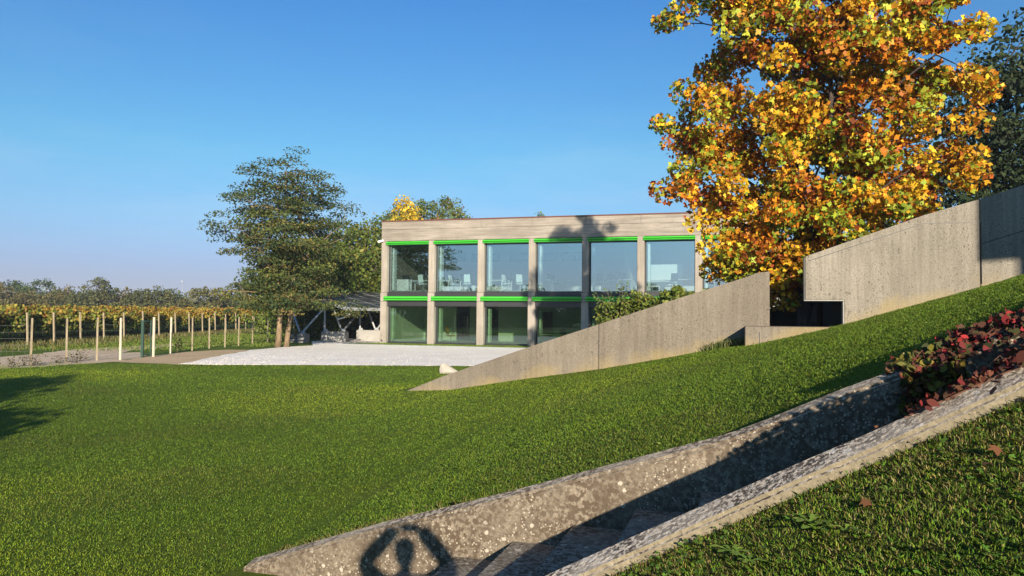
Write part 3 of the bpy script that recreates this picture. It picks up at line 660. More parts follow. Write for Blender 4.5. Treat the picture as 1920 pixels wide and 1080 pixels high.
for i in range(len(fpts)-1):
    if i == G0:
        m.build('wire_mesh', M['wire'], fe); m = MB(); continue
    p, q = Vector((*fpts[i], 0)), Vector((*fpts[i+1], 0)); hs = (.05, .3, .55, .8, 1.05, 1.3, 1.55) if i < 6 else (.3, .8, 1.3)
    for z in hs: m.bar(p+Vector((0, 0, z)), q+Vector((0, 0, z-.01)), .006, .006)
    if i < 3:
        n = int((q-p).length/.2)
        for k in range(1, n): c = p.lerp(q, k/n); m.bar(c+Vector((0, 0, .03)), c+Vector((0, 0, .82)), .006, .006)
m.build('wire_mesh', M['wire'], fe)
g0, g1 = on_z(266.5, 670), on_z(282, 669)
gt = empty('garden_gate', (g0[0], g0[1], 0), 0, 'narrow dark green metal gate frame in the wire fence', 'gate')
gh = on_d(266.5, 600.5, g0[1]).z
m = MB(); m.bar((g0[0], g0[1], -.1), (g0[0], g0[1], gh), .11, .11); m.build('gate_post', M['gate'], gt)
m = MB(); m.bar((g1[0], g1[1], .02), (g1[0], g1[1], gh), .05, .05); m.bar((g0[0]+.06, g0[1], gh-.04), (g1[0]-.03, g1[1], gh-.04), .05, .05); m.bar((g0[0]+.06, g0[1], .12), (g1[0]-.03, g1[1], .12), .05, .05)
m.build('gate_frame', M['gate'], gt)
m = MB(); m.lbox(g1[0]-.09, g1[0]+.02, g1[1]-.06, g1[1]+.06, .95, 1.12); m.build('lock', M['screen'], gt)
x, y = on_z(283, 669.5); m = MB(); m.tube([(x+.04, y+.15, -.2), (x+.04, y+.15, 1.86)], .06, 8)
m.build('post', M['postw'], fe)
# ------------------------------------------------------------------ vineyard
vcol_hi = [(.26, .14, .026), (.30, .19, .028), (.22, .18, .026), (.20, .09, .022), (.20, .21, .03), (.30, .23, .042)]
vcol_lo = [(.08, .13, .020), (.13, .17, .028), (.18, .18, .032), (.07, .08, .025), (.24, .22, .04)]
row_px = [46, 96, 146, 190, 228, 264, 294, 325, 351, 376, 400, 420, 439]
rows = []
for x in row_px:
    d = ray(x, 585); rows.append((-30.0, -30.0/(d.x/d.y)))
while rows[-1][1] < 150: rows.append((-30.0-.04*(len(rows)-13), rows[-1][1]+3.05))
rows = [(-30.2, rows[0][1]-6.2), (-30.1, rows[0][1]-3.1)]+rows
for i, (x, y) in enumerate(rows):
    xl = max(-.69*y-6, -112); L = x-xl
    e = empty('vine_row', (x, y, 0), 0, 'row of turning vines with ochre tops trained between weathered posts', 'vine row', 'vine rows behind the fence')
    front = i < 2
    n = int(900+L*(330 if y < 75 else 170 if y < 105 else 95))
    t = RNG.random(n); t = np.where(RNG.random(n) < .35, RNG.random(n)*min(1, 5/L), t)
    zz = .72+1.52*RNG.random(n)**.85; wy = RNG.normal(size=n)*.26*(1.15-.25*(zz-.7))
    top = .12*np.sin(t*L*1.3+i)+.08*np.sin(t*L*3.1)
    C = np.stack([x-.1-t*(L-.2)+RNG.normal(size=n)*.1, y+wy, zz+top*(zz-.7)], -1)
    hi = np.clip((zz-1.05)/.9+RNG.normal(size=n)*.22, 0, 1)
    hi = hi*np.interp(y, [44, 56, 66], [.35, .6, 1.0])
    cols = np.where((RNG.random(n) < hi)[:, None], pick(vcol_hi, n), pick(vcol_lo, n))
    sz = .15*(1+.25*RNG.normal(size=n))*(1 if y < 75 else 1.5)
    link('foliage', ngons('foliage', leaves(C, np.abs(sz)+.03, cols, IVY if y < 60 else OVAL, np.array([.0, -.3, .5])), 10 if y < 60 else 6, cols), M['leafd'], e)
    m = MB(); m.tube([(x+.25, y, -.2), (x+.16, y, 2.0+RNG.normal()*.04)], .062, 5); m.build('end_post', M['post'], e)
    if y < 80:
        m = MB()
        for k in range(1, int(min(L, 16)/5.0)+1): m.tube([(x-k*5, y, -.2), (x-k*5, y, 2.05)], .05, 5)
        if len(m.v): m.build('row_post', M['post'], e)
        m = MB()
        for k in range(int(min(L, 22)/1.0)): m.tube([(x-.6-k*1.0, y+.05, -.05), (x-.62-k, y, .45), (x-.55-k, y+.04, .95)], [.035, .028, .025], 5)
        m.build('vine_stems', M['barkd'], e); 
# ------------------------------------------------------------------ trees
def tree(name, label, base, H, profile, n_cl, per, lsize, clr, cols, mat='leaf', bk='bark', trunk_r=.2, shape=OVAL, seed=1, group=None, off=(0, 0), outer=.5,
         nbias=.5, trunks=None, limbs=26, weights=None, lump=.22, first=.18, cat='tree', flatc=1.0, droop=0.0, curl=.2, jit=.18, keep=None, crown_extra=None):
    rng = np.random.default_rng(seed); r = random.Random(seed)
    base = Vector(base); e = empty(name, base, 0, label, cat, group)
    P = np.array(profile, float)
    zs = np.linspace(P[0, 0], P[-1, 0], 80); rr = np.interp(zs, P[:, 0], P[:, 1]); wt_ = rr**1.6+.02; wt_ /= wt_.sum()
    zf_ = rng.choice(zs, n_cl*3, p=wt_)+rng.normal(size=n_cl*3)*.006; az = rng.random(n_cl*3)*2*math.pi
    ph = rng.random(6)*6.28
    Rm = np.interp(zf_, P[:, 0], P[:, 1])*(1+lump*np.sin(2*az+ph[0]+zf_*5)*.6+lump*np.sin(5*az+ph[1])*np.sin(zf_*19+ph[2])+lump*.6*np.sin(9*az+ph[3]+zf_*31))
    rad = Rm*rng.random(n_cl*3)**outer
    lean = np.clip(zf_, 0, 1)
    Cc = np.stack([base.x+off[0]*lean+rad*np.cos(az), base.y+off[1]*lean+rad*np.sin(az), base.z+zf_*H-droop*(rad/np.maximum(P[:, 1].max(), .1))**2], -1)
    if keep is not None: Cc = Cc[keep(Cc)]
    Cc = Cc[:n_cl]
    if crown_extra is not None: Cc = np.concatenate([Cc, np.array(crown_extra)])
    nc = len(Cc)
    # trunk and limbs
    m = MB(); top = P[-1, 0]*H*.93
    axes = []
    for (tx, ty, lx, ly, tr) in (trunks or [(0, 0, 0, 0, 1.0)]):
        pts = []; k = 9
        for i in range(k+1):
            t = i/k
            pts.append(Vector((base.x+tx+lx*t+off[0]*t+r.uniform(-1, 1)*trunk_r*.5*min(1, i), base.y+ty+ly*t+off[1]*t+r.uniform(-1, 1)*trunk_r*.5*min(1, i), base.z-.25+t*top)))
        rad_ = [trunk_r*tr*(1.25 if i == 0 else (1-i/k)**.9+.06) for i in range(k+1)]
        m.tube(pts, rad_, 9); axes.append(pts)
    tips = rng.choice(nc, min(limbs, nc), replace=False)
    lp = []
    for j in tips:
        c = Vector(Cc[j]); pts = axes[r.randrange(len(axes))]
        hz = Vector((c.x-pts[0].x, c.y-pts[0].y, 0)).length
        s = max(first, min(.85, (c.z-base.z-hz*r.uniform(.35, .8))/top)); f = s*(len(pts)-1); i0 = int(f); a = pts[i0].lerp(pts[min(i0+1, len(pts)-1)], f-i0)
        mid = a.lerp(c, .5)+Vector((r.uniform(-.3, .3), r.uniform(-.3, .3), .12*hz+r.uniform(-.1, .2)))*(H/14)
        r0 = trunk_r*.42*(1-s*.6); seg = [a.lerp(mid, t).lerp(mid.lerp(c, t), t) for t in (0, .25, .5, .75, 1)]
        m.tube(seg, [r0, r0*.75, r0*.55, r0*.36, r0*.14], 6, False); lp += seg[1:]
    LP = np.array([tuple(v) for v in lp]) if lp else np.zeros((1, 3))
    for j in range(nc):
        if j % 2 == 0 or nc < 120:
            c = Cc[j]; k = np.argmin(((LP-c)**2).sum(1)); a = Vector(LP[k]); b = Vector(c)
            if (b-a).length < 4.5*H/14: m.tube([a, a.lerp(b, .5)+Vector((0, 0, .06*H/14)), b], [trunk_r*.10, trunk_r*.07, trunk_r*.03], 4, False)
    m.build('trunk', M[bk], e, smooth=True)
    ii = np.repeat(np.arange(nc), per); n = len(ii)
    g = rng.normal(size=(n, 3)); g = g/np.maximum(1, np.linalg.norm(g, axis=1, keepdims=True)/1.7)
    cl = np.array(clr)*(.75+.5*rng.random((nc, 1)))
    out = unit(Cc-np.array([base.x+off[0]*.5, base.y+off[1]*.5, base.z+H*.5]))
    C = Cc[ii]+g*cl[ii]
    if droop: C[:, 2] -= .12*np.abs(g[:, 0])*clr[0]
    # natural leaf colours: each twig leans to one colour
    base_c = pick(cols, nc, .12, rng, weights)[ii]; own = pick(cols, n, jit, rng, weights)
    mixw = (rng.random((n, 1)) < .5); cc = np.where(mixw, base_c*(1+rng.normal(size=(n, 1))*jit), own); cc = np.clip(cc, .004, .9)
    nb = out[ii]*nbias*.5+np.array([0, 0, nbias*.6])
    sz = lsize*(1+.25*rng.normal(size=n)); sz = np.clip(sz, lsize*.4, lsize*1.7)
    link('crown', ngons('crown', leaves(C, sz, cc, shape, nb, curl, rng), len(shape), cc), M[mat], e)
    return e
AUT = [(.56, .30, .018), (.68, .43, .028), (.42, .15, .012), (.30, .075, .012), (.33, .37, .035), (.20, .27, .025), (.52, .20, .014), (.22, .05, .010)]
# the big tulip tree behind the gap
tb = (on_d(1506, 560, 21)).x
tree('tulip_tree', 'big autumn tree with orange, yellow and green lobed leaves behind the concrete walls', (tb, 21.0, 0), 17.0,
     [(.17, 1.6), (.20, 2.2), (.26, 2.95), (.33, 3.4), (.42, 3.9), (.54, 3.75), (.63, 3.3), (.76, 2.9), (.88, 1.8), (1.0, .3)], 470, 165, .128, (.28, .28, .21), AUT, 'leaf', 'barkd',
     trunk_r=.20, shape=TULIP, seed=11, crown_extra=[tuple(on_d(x, y, 21+dd)) for x, y, dd in ((1452, 505, .3), (1470, 520, -.1), (1492, 512, .4), (1460, 532, .8), (1482, 500, -.2), (1478, 541, .5), (1440, 488, 0), (1415, 478, .6), (1392, 468, .2), (1378, 455, -.2), (1380, 432, .9), (1410, 450, 1.2), (1365, 482, .4), (1398, 495, .9), (1425, 425, .3), (1448, 462, .9), (1360, 410, .1), (1458, 549, .2), (1484, 554, .5), (1468, 560, 0), (1495, 535, .3))], keep=lambda c: (toab(c[:, 0], c[:, 1])[1] > BW+1.15) & (c[:, 0] > tb-3.75) & (c[:, 0] < tb+4.35), off=(.45, 0), outer=.50, nbias=.35, trunks=[(0, 0, -.5, .2, 1.0), (.12, .1, 1.4, .4, .75), (.05, -.1, .6, -.8, .5)], limbs=60, weights=[2, 1.8, 1.5, 1.1, 1.9, 1.5, 1.5, .8], lump=.30, first=.16, curl=.35, jit=.25)
DKG = [(.022, .040, .014), (.030, .050, .018), (.018, .030, .012), (.040, .055, .020)]
p = on_d(1880, 500, 31)
tree('evergreen_oak', 'dark green dense tree behind the upper end of the tall concrete wall', (p.x+1, 31, 1.5), 12.4,
     [(.05, 3.5), (.2, 4.8), (.45, 4.8), (.65, 4.0), (.85, 2.6), (1.0, .6)], 420, 110, .20, (.55, .55, .45), DKG, 'leafd', 'barkd', trunk_r=.25, seed=21, outer=.42, limbs=24, lump=.2, nbias=.4)
# the locust by the carport
LOC = [(.068, .090, .020), (.046, .070, .020), (.092, .108, .022), (.135, .115, .028), (.032, .055, .020), (.16, .11, .038)]
lx, ly = on_z(527, 651)
tree('locust_tree', 'twin-stemmed feathery locust tree with layered olive foliage beside the carport', (lx, ly, 0), 12.3,
     [(.2, 1.8), (.26, 3.7), (.31, 3.9), (.4, 2.7), (.5, 3.0), (.62, 3.7), (.68, 4.0), (.75, 3.5), (.82, 3.0), (.9, 2.0), (.97, 1.1), (1.0, .5)], 440, 105, .14, (.55, .55, .13), LOC, 'leafd', 'bark2', trunk_r=.17, shape=OVAL, seed=33, off=(.3, 0),
     outer=.5, nbias=.9, trunks=[(-.22, 0, .1, 0, 1.0), (.26, .1, .7, .3, .85)], limbs=44, lump=.30, first=.26, droop=.9, weights=[3, 3, 2, 1.2, 2, .5], flatc=.3)
GRN = [(.100, .145, .020), (.075, .118, .018), (.13, .16, .025), (.060, .095, .018), (.16, .16, .028)]
for (x, d, ytop, rad, lab, cols, sd) in ((610, 66, 447, 4.6, 'olive green tree filling the gap behind the locust', GRN, 41), (655, 69, 412, 5.2, 'broad green tree rising behind the solar carport', GRN, 42), (700, 71, 409, 4.6, 'dense mid-green tree against the left end of the office block', GRN, 43), (560, 74, 470, 4.5, 'shorter olive tree behind the left side of the locust', GRN, 48)):
    p = on_d(x, 570, d); H = on_d(x, ytop, d).z
    tree('broadleaf_tree', lab, (p.x, d, 0), H, [(.02, rad*.75), (.2, rad), (.55, rad), (.8, rad*.72), (.95, rad*.4), (1.0, .3)], 260, 60, .26, (.6, .6, .45), cols, 'leaf', 'bark', trunk_r=.22, seed=sd, group='trees behind the carport', outer=.4, limbs=14, lump=.16)
for (x, d, ytop, rad, lab, cols, sd) in ((757, 82, 375, 1.9, 'bright yellow treetop showing above the office roof', [(.62, .42, .02), (.55, .34, .02), (.66, .50, .05), (.30, .26, .03)], 51), (790, 86, 374, 2.9, 'green treetop just right of the yellow one above the roof', GRN, 52), (838, 86, 372, 3.4, 'olive treetop with reddish tips rightmost above the office roof', GRN+[(.16, .09, .03)], 53), (735, 84, 386, 1.7, 'small green treetop left of the yellow one above the roof corner', GRN, 54)):
    p = on_d(x, 570, d); H = on_d(x, ytop, d).z
    tree('roofline_tree', lab, (p.x, d, 0), H, [(.3, rad), (.7, rad), (.86, rad*.85), (.96, rad*.5), (1.0, .3)], 150, 60, .26, (.5, .5, .4), cols, 'leaf', 'bark', trunk_r=.2, seed=sd, group='trees behind the office', outer=.45, limbs=12)
p = on_d(1011, 560, 80); tree('thin_treetop', 'tiny green sprig poking above the middle of the roof', (p.x, 80, 0), on_d(1011, 401, 80).z, [(.9, .5), (.96, .5), (1, .2)], 14, 20, .2, (.2, .2, .2), GRN, 'leaf', 'bark', trunk_r=.06, seed=57, limbs=4)
# far tree belt beyond the vineyard
B1 = [(.085, .095, .030), (.10, .10, .035), (.065, .080, .028)]; B2 = [(.105, .095, .032), (.13, .105, .036), (.085, .085, .030)]; B3 = [(.055, .085, .030), (.07, .10, .032), (.045, .07, .028)]; B4 = [(.06, .075, .030), (.075, .088, .034)]
belt = [(-12, 150, 528, 5, B2, 'russet bushy tree at the far left edge beyond the vines'), (25, 160, 527, 6, B3, 'green rounded tree left of the tall pale one beyond the vines'), (48, 150, 540, 5, B2, 'low brownish tree between two greener ones at far left'), (74, 158, 523, 5.5, B3, 'tall pale green tree at the far left of the belt'),
        (100, 152, 543, 5, B1, 'low olive tree in the dip at the left of the belt'), (128, 150, 540, 5.5, B2, 'brownish scrubby tree before the tall irregular one'), (152, 148, 545, 4.5, B4, 'dull low tree beside the tall irregular one'), (181, 145, 518, 5.5, B1, 'tall irregular tree with broken top in the middle of the belt'),
        (208, 152, 542, 5, B4, 'dull grey-green tree right of the tall irregular one'), (236, 150, 541, 6, B2, 'russet spreading tree near the middle of the belt'), (262, 147, 542, 5, B1, 'olive rounded tree right of the russet one'), (300, 150, 538, 6, B1, 'wide olive tree left of the light pole'),
        (322, 158, 545, 4.5, B3, 'dark green low tree just left of the light pole'), (345, 165, 560, 4, B3, 'lowest dark shrub under the light pole'), (383, 140, 537, 5.2, [(.12, .115, .035), (.10, .10, .03), (.085, .095, .03)], 'rounded golden-olive tree right of the light pole'), (420, 150, 556, 5, B2, 'low rusty tree behind the tip of the locust branch'),
        (452, 150, 552, 6, B1, 'low olive tree behind the left locust branches'), (490, 150, 555, 6, B1, 'olive tree half hidden behind the locust crown'), (530, 155, 556, 6, B3, 'green tree hidden behind the locust trunk')]
for i, (x, d, ytop, rad, cols, lab) in enumerate(belt):
    p = on_d(x, 575, d); H = on_d(x, ytop, d).z
    tree('belt_tree', lab, (p.x, d, 0), H, [(.02, rad*.6), (.3, rad*.85), (.6, rad*.75), (.85, rad*.45), (1.0, .3)], 95, 46, .40, (.6, .6, .45), cols, 'leafd', 'barkd', trunk_r=.2, seed=60+i, group='trees beyond the vineyard', outer=.45, limbs=10, lump=.3)
for i, x in enumerate(range(-40, 620, 34)):
    p = on_d(x, 575, 172+8*(i % 3)); cols = [B1, B2, B4][i % 3]
    tree('belt_shrub', 'low scrubby bush filling the back of the tree belt beyond the vines', (p.x, p.y, 0), 3.0+.8*((i*7) % 3)/2, [(.02, 5), (.5, 5.5), (.85, 3.5), (1, .6)], 60, 36, .5, (.9, .9, .5), cols, 'leafd', 'barkd', trunk_r=.15, seed=90+i, group='scrub beyond the vineyard', outer=.5, limbs=6)
# light pole far off
p = on_d(341, 566, 240); m = MB(); m.tube([(p.x, 240, -.2), (p.x, 240, on_d(341, 529, 240).z)], [.06, .05], 6)
lpz = on_d(341, 528, 240).z
lp_ = empty('light_pole', (p.x, 240, 0), 0, 'slim pale floodlight pole rising above the far tree belt', 'light pole'); m.build('pole', M['steel'], lp_)
m = MB(); m.lbox(p.x-.3, p.x+.3, 239.8, 240.2, lpz, lpz+.25); m.build('lamp_head', M['steel'], lp_)
# white house glimpsed beyond the gap
hp = on_d(1490, 560, 82)
wh = empty('white_house', (hp.x, 82, 0), 0, 'white house glimpsed through leaves in the gap between the walls', 'building')
m = MB(); m.lbox(hp.x-5, hp.x+5, 82, 90, -.1, 7.4); m.build('wall', M['plinth'], wh)
m = MB(); m.prism([(hp.x-5.4, 81.6, 7.41), (hp.x+5.4, 81.6, 7.41), (hp.x+5.4, 90.4, 7.41), (hp.x-5.4, 90.4, 7.41)], [(hp.x-2, 85.8, 8.9), (hp.x+2, 85.8, 8.9), (hp.x+2, 86.2, 8.9), (hp.x-2, 86.2, 8.9)]); m.build('roof', M['coping'], wh)
for q in (-3.2, 0, 3.2):
    for z in (1.0, 4.4): MB().lbox(hp.x+q-.5, hp.x+q+.5, 81.94, 81.99, z, z+1.5).build('window', M['dark'], wh)
# ------------------------------------------------------------------ shrubs by the wall
HED = [(.14, .175, .024), (.10, .14, .022), (.19, .205, .036), (.07, .105, .020)]
def patch_leaves(name, C, size, cols, shape, parent, nb, mat='leaf', curl=.25):
    n = len(C); c = pick(cols, n, .22); sz = np.clip(size*(1+.3*RNG.normal(size=n)), size*.35, size*1.8)
    return link(name, ngons(name, leaves(C, sz, c, shape, np.array(nb), curl), len(shape), c), M[mat], parent)
h0, h1 = on_b(1132, 600, 21.2)[0], on_b(1312, 560, 21.2)[0]
hz = prof([on_b(1128, 578, 21.2), on_b(1150, 566, 21.2), on_b(1200, 558, 21.2), on_b(1260, 547, 21.2), on_b(1305, 545, 21.2), on_b(1330, 548, 21.2)])
he = empty('clipped_hedge', W((h0+h1)/2, 21.2), 0, 'sunlit laurel hedge leaning over the top of the wedge-shaped wall', 'hedge')
n = 15000; a = RNG.uniform(h0-.1, h1+.3, n); top = hz(a)+.10*np.sin(a*6)+.06*np.sin(a*17); z = top-RNG.random(n)**1.4*1.6; b = 21.1+RNG.normal(size=n)*.42
patch_leaves('foliage', np.stack([a*UX+b*VX, a*UY+b*VY, z], -1), .085, HED, OVAL, he, [-.05, -.3, .7])
m = MB()
for k in range(22):
    aa = h0+.15+(h1-h0)*k/22; m.tube([W(aa, 21.2, -.1), W(aa+.1, 21.15, float(hz(aa))*.6), W(aa-.05, 21.1, float(hz(aa))-.15)], [.03, .022, .008], 5, False)
m.build('stems', M['barkd'], he)
fs = empty('pinnate_shrub', W(h0+.2, 20.6), 0, 'wispy shrub with fern-like fronds rising left of the laurel hedge', 'shrub')
m = MB(); FC = []; rr = random.Random(4)
for (x, y) in ((1120, 549), (1135, 541), (1160, 538), (1172, 530), (1185, 545), (1178, 556), (1148, 556), (1208, 548), (1130, 562)):
    t = Vector(W(on_b(x, y, 20.5)[0], 20.5+rr.uniform(-.3, .3), on_b(x, y, 20.5)[1])); s = Vector(W(h0+.45, 20.7, 1.2))
    mid = s.lerp(t, .6)+Vector((0, 0, .18)); seg = [s.lerp(mid, k/9).lerp(mid.lerp(t, k/9), k/9) for k in range(10)]
    m.tube(seg, [.014*(1-k/11) for k in range(10)], 5, False)
    for k in range(5, 10):
        for q in range(9): FC.append(tuple(seg[k]+Vector((rr.uniform(-.13, .13), rr.uniform(-.13, .13), rr.uniform(-.06, .05)))))
m.build('stems', M['bark2'], fs)
patch_leaves('fronds', np.array(FC), .075, [(.12, .17, .05), (.16, .21, .06), (.09, .13, .04)], OVAL, fs, [0, -.2, .9])
# ------------------------------------------------------------------ Virginia creeper on the stair walls
CRE = [(.10, .014, .014), (.16, .015, .017), (.060, .014, .012), (.105, .040, .022), (.065, .058, .018), (.040, .044, .013), (.075, .034, .020), (.28, .022, .022)]
def spots(a0, a1, n, bfun, zfun): a = RNG.uniform(a0, a1, n); b = bfun(a); z = zfun(a, b); return np.stack([a*UX+b*VX, a*UY+b*VY, z], -1)
FT = prof(far_top); NT = prof(near_top)
ca0 = on_b(1700, 690, BF)[0]; cb0 = on_b(1765, 640, BF)[0]
cr = empty('creeper', W(cb0+.5, BF+.1, float(FT(cb0+.5))), 0, 'dense dark red creeper mounded over the top of the lawn-side stair wall', 'climbing plant')
n = 3800; C1 = spots(cb0-.12, cb0+3.0, n, lambda a: BF+.18+RNG.normal(size=len(a))*.20, lambda a, b: FT(a)-.01+.13*RNG.random(len(a))**1.3*np.clip((a-cb0+.25)*2.5, .2, 1))
n = 300; C2 = spots(cb0-.05, cb0+3.0, n, lambda a: BF-.03-.05*RNG.random(len(a)), lambda a, b: FT(a)+.04-.15*RNG.random(len(a))**1.6*(.6+.4*np.sin(a*9)))
patch_leaves('foliage', np.concatenate([C1, C2]), .045, CRE, PTD, cr, [0, -.6, .6], 'leafd', .5)
m = MB(); rr = random.Random(8)
for k in range(45):
    aa = cb0+rr.uniform(-.1, 2.6); b0 = BF+.08; z0 = float(FT(aa))+.03
    m.tube([W(aa, b0, z0), W(aa-rr.uniform(.0, .06), b0-rr.uniform(0, .12), z0+rr.uniform(.01, .09)), W(aa-rr.uniform(.02, .12), BF-.06-rr.uniform(0, .05), z0-rr.uniform(-.02, .12))], [.003, .0025, .002], 4, False)
m.tube([W(a, BF+.08, float(FT(a))+.028) for a in np.linspace(cb0-.1, cb0+2.7, 18)], .004, 5, False); m.build('stems', plain('red_stem', (.14, .04, .03), .7), cr)
cr2 = empty('creeper', W(ca0+.15, BF-.05, float(FT(ca0))), 0, 'clump of olive and russet creeper hanging down the stair wall face', 'climbing plant')
CR2 = [(.10, .10, .02), (.16, .13, .02), (.09, .045, .02), (.05, .06, .016), (.13, .03, .02)]
n = 620; C1 = spots(ca0-.05, cb0+.12, n, lambda a: BF-.06-.09*RNG.random(len(a)), lambda a, b: FT(a)+.04-.33*RNG.random(len(a))**1.1)
C2 = spots(ca0-.1, cb0+.1, 160, lambda a: BF+.12+RNG.normal(size=len(a))*.07, lambda a, b: FT(a)+.08*RNG.random(len(a))+.02)
patch_leaves('foliage', np.concatenate([C1, C2]), .05, CR2, PTD, cr2, [0, -.8, .3], 'leafd', .4)
m = MB()
for k in range(16):
    aa = ca0+rr.uniform(0, .3); z0 = float(FT(aa)); m.tube([W(aa, BF+.1, z0+.03), W(aa+.02, BF-.04, z0-.02), W(aa+rr.uniform(-.1, .1), BF-.06, z0-rr.uniform(.2, .5))], [.006, .005, .003], 4, False)
m.build('stems', M['bark2'], cr2)
na0 = on_b(1690, 775, BN)[0]
cr3 = empty('creeper', W(na0+.6, BN-.1, float(NT(na0+.6))), 0, 'sparser russet creeper trailing along the top of the nearest stair wall', 'climbing plant')
n = 1700; C1 = spots(na0+.02, na0+2.4, n, lambda a: BN+.05-np.abs(RNG.normal(size=len(a)))*.11, lambda a, b: NT(a)+.015+.08*RNG.random(len(a))**2*np.clip((a-na0)*1.6, .15, 1.0))
k = RNG.random(len(C1)) < .25+.75*np.clip((toab(C1[:, 0], C1[:, 1])[0]-na0)*1.4, 0, 1)
C2 = spots(na0-.12, na0+1.6, 160, lambda a: BN+.02+.05*RNG.random(len(a)), lambda a, b: NT(a)-.22*RNG.random(len(a))**1.5+.02)
patch_leaves('foliage', np.concatenate([C1[k], C2]), .038, [(.085, .026, .016), (.12, .042, .022), (.070, .018, .014), (.050, .030, .016), (.13, .056, .030), (.18, .024, .02)], PTD, cr3, [0, -.45, .6], 'leafd', .45)
m = MB()
for q in range(22):
    aa = na0+rr.uniform(.1, 2.3); z0 = float(NT(aa)); m.tube([W(aa, BN-.08, z0+.01), W(aa-.03, BN-.02, z0+rr.uniform(.02, .08)), W(aa-rr.uniform(.04, .12), BN+.03, z0-rr.uniform(-.03, .08))], [.003, .0025, .002], 4, False)
m.tube([W(a, BN-.08, float(NT(a))+.006) for a in np.linspace(na0, na0+2.4, 14)], .004, 5, False); m.build('stems', plain('brown_stem', (.11, .05, .03), .7), cr3)
# a dry grass blade by the creeper clump
sx = on_b(1690, 697, BF+.2)
m = MB(); m.tube([W(sx[0], BF+.24, sx[1]-.1), W(sx[0]+.01, BF+.24, sx[1]+.06), W(sx[0]+.02, BF+.24, on_b(1690, 670, BF)[1])], [.003, .0025, .002], 5)
m.tube([W(sx[0]+.02, BF+.24, on_b(1690, 672, BF)[1]), W(sx[0]+.022, BF+.24, on_b(1691, 664, BF)[1])], [.008, .004], 6)
tag(m.build('dry_grass_stalk', plain('straw', (.40, .34, .16), .8)), 'single dry seed-headed grass stalk beside the hanging creeper clump', 'grass stalk')
# ------------------------------------------------------------------ rock, saplings, weeds
import bmesh
x0 = on_z(840, 700)
bm = bmesh.new()
for v in ((-.27, -.12, -.05), (.42, -.10, -.05), (-.22, .2, -.05), (.36, .18, -.05), (-.30, -.05, .16), (-.24, -.02, .36), (-.13, .03, .39), (-.05, -.10, .27), (.12, -.08, .22), (.10, .1, .24), (.33, -.02, .11), (-.2, .16, .22), (.44, .05, .04), (-.12, -.2, .08), (.2, -.19, .07)): bm.verts.new(v)
bmesh.ops.convex_hull(bm, input=bm.verts)
for v in [v for v in bm.verts if not v.link_faces]: bm.verts.remove(v)
bmesh.ops.bevel(bm, geom=bm.edges[:], offset=.018, segments=1, affect='EDGES', clamp_overlap=True)
me = bpy.data.meshes.new('boulder'); bm.to_mesh(me); bm.free()
mr = link('boulder', me, M['rock']); mr.location = (x0[0]-.02, x0[1], 0); tag(mr, 'pale angular boulder lying on the lawn near the tip of the wedge wall', 'rock')
def sapling(x, y, h, label, n=60):
    p = on_z(x, y); e = empty('sapling', (p[0], p[1], 0), 0, label, 'young plant', 'weeds and saplings along the fence')
    m = MB(); m.tube([(p[0], p[1], -.05), (p[0]+.03, p[1], h*.5), (p[0], p[1], h)], [.014, .011, .005], 5); m.build('stem', M['bark2'], e)
    C = np.stack([p[0]+RNG.normal(size=n)*.11, p[1]+RNG.normal(size=n)*.11, h*(.15+.85*RNG.random(n))], -1)
    patch_leaves('foliage', C, .10, [(.05, .085, .02), (.08, .11, .03), (.12, .10, .04)], OVAL, e, [0, -.2, .6])
sapling(332, 660, .95, 'thin young sapling standing inside the fence right of the gate'); sapling(338, 659.5, .7, 'shorter sapling just right of the taller one by the gate')
for i, (x, y, h, lab) in enumerate(((46, 686, .5, 'dry brown weed at the foot of the leftmost fence post'), (66, 686, .45, 'low weed just right of the leftmost fence post'), (112, 681, .3, 'small weed left of the second fence post'), (137, 680, .4, 'leafy weed right of the second fence post'), (152, 677, .45, 'straggly weed between the second and third fence posts'), (20, 689, .35, 'low weed under the wire mesh at the left edge'))):
    p = on_z(x, y); e = empty('weed', (p[0], p[1], 0), 0, lab, 'weed', 'weeds and saplings along the fence')
    m = MB(); n = 70
    for q in range(7): m.tube([(p[0]+RNG.normal()*.08, p[1], -.02), (p[0]+RNG.normal()*.16, p[1]+RNG.normal()*.1, h*RNG.uniform(.6, 1.1))], [.006, .003], 4, False)
    m.build('stems', M['barkd'], e)
    C = np.stack([p[0]+RNG.normal(size=n)*.17, p[1]+RNG.normal(size=n)*.12, h*RNG.random(n)**1.2], -1)
    patch_leaves('foliage', C, .07, [(.06, .05, .025), (.05, .07, .02), (.10, .08, .035)], OVAL, e, [0, 0, .5], 'leafd')
# ------------------------------------------------------------------ grass blades
def blades(name, X, Y, Z, h, wd, cols, mat='blade', lean=.55, rng=RNG):
    n = len(X); az = rng.random(n)*6.283; ln = np.abs(rng.normal(size=n))*lean*h
    sx, sy = np.cos(az), np.sin(az); az2 = rng.random(n)*6.283
    base = np.stack([X, Y, Z-.006], -1); side = np.stack([np.cos(az2), np.sin(az2), np.zeros(n)], -1)*wd[:, None]*.5
    mid = base+np.stack([sx*ln*.35, sy*ln*.35, h*.6], -1); tip = base+np.stack([sx*ln, sy*ln, h*(1-.25*rng.random(n))], -1)
    V = np.stack([base-side, base+side, mid+side*.8, tip, mid-side*.8], 1)
    return link(name, ngons(name, V, 5, cols), M[mat])
def scatter(n, d0, d1, power, sp=.73):
    """more per square metre near the viewing terrace, thinning out with distance"""
    u = RNG.random(n); k = power+1; d = (d0**k+(d1**k-d0**k)*u)**(1/k); x = RNG.uniform(-1, 1, n)*(sp*d+.6); return x, d
def clumpy(X, Y, s):
    return np.sin(X*1.7*s+np.sin(Y*2.3*s)*1.3)+np.sin(Y*1.9*s+np.sin(X*1.1*s)*1.7)
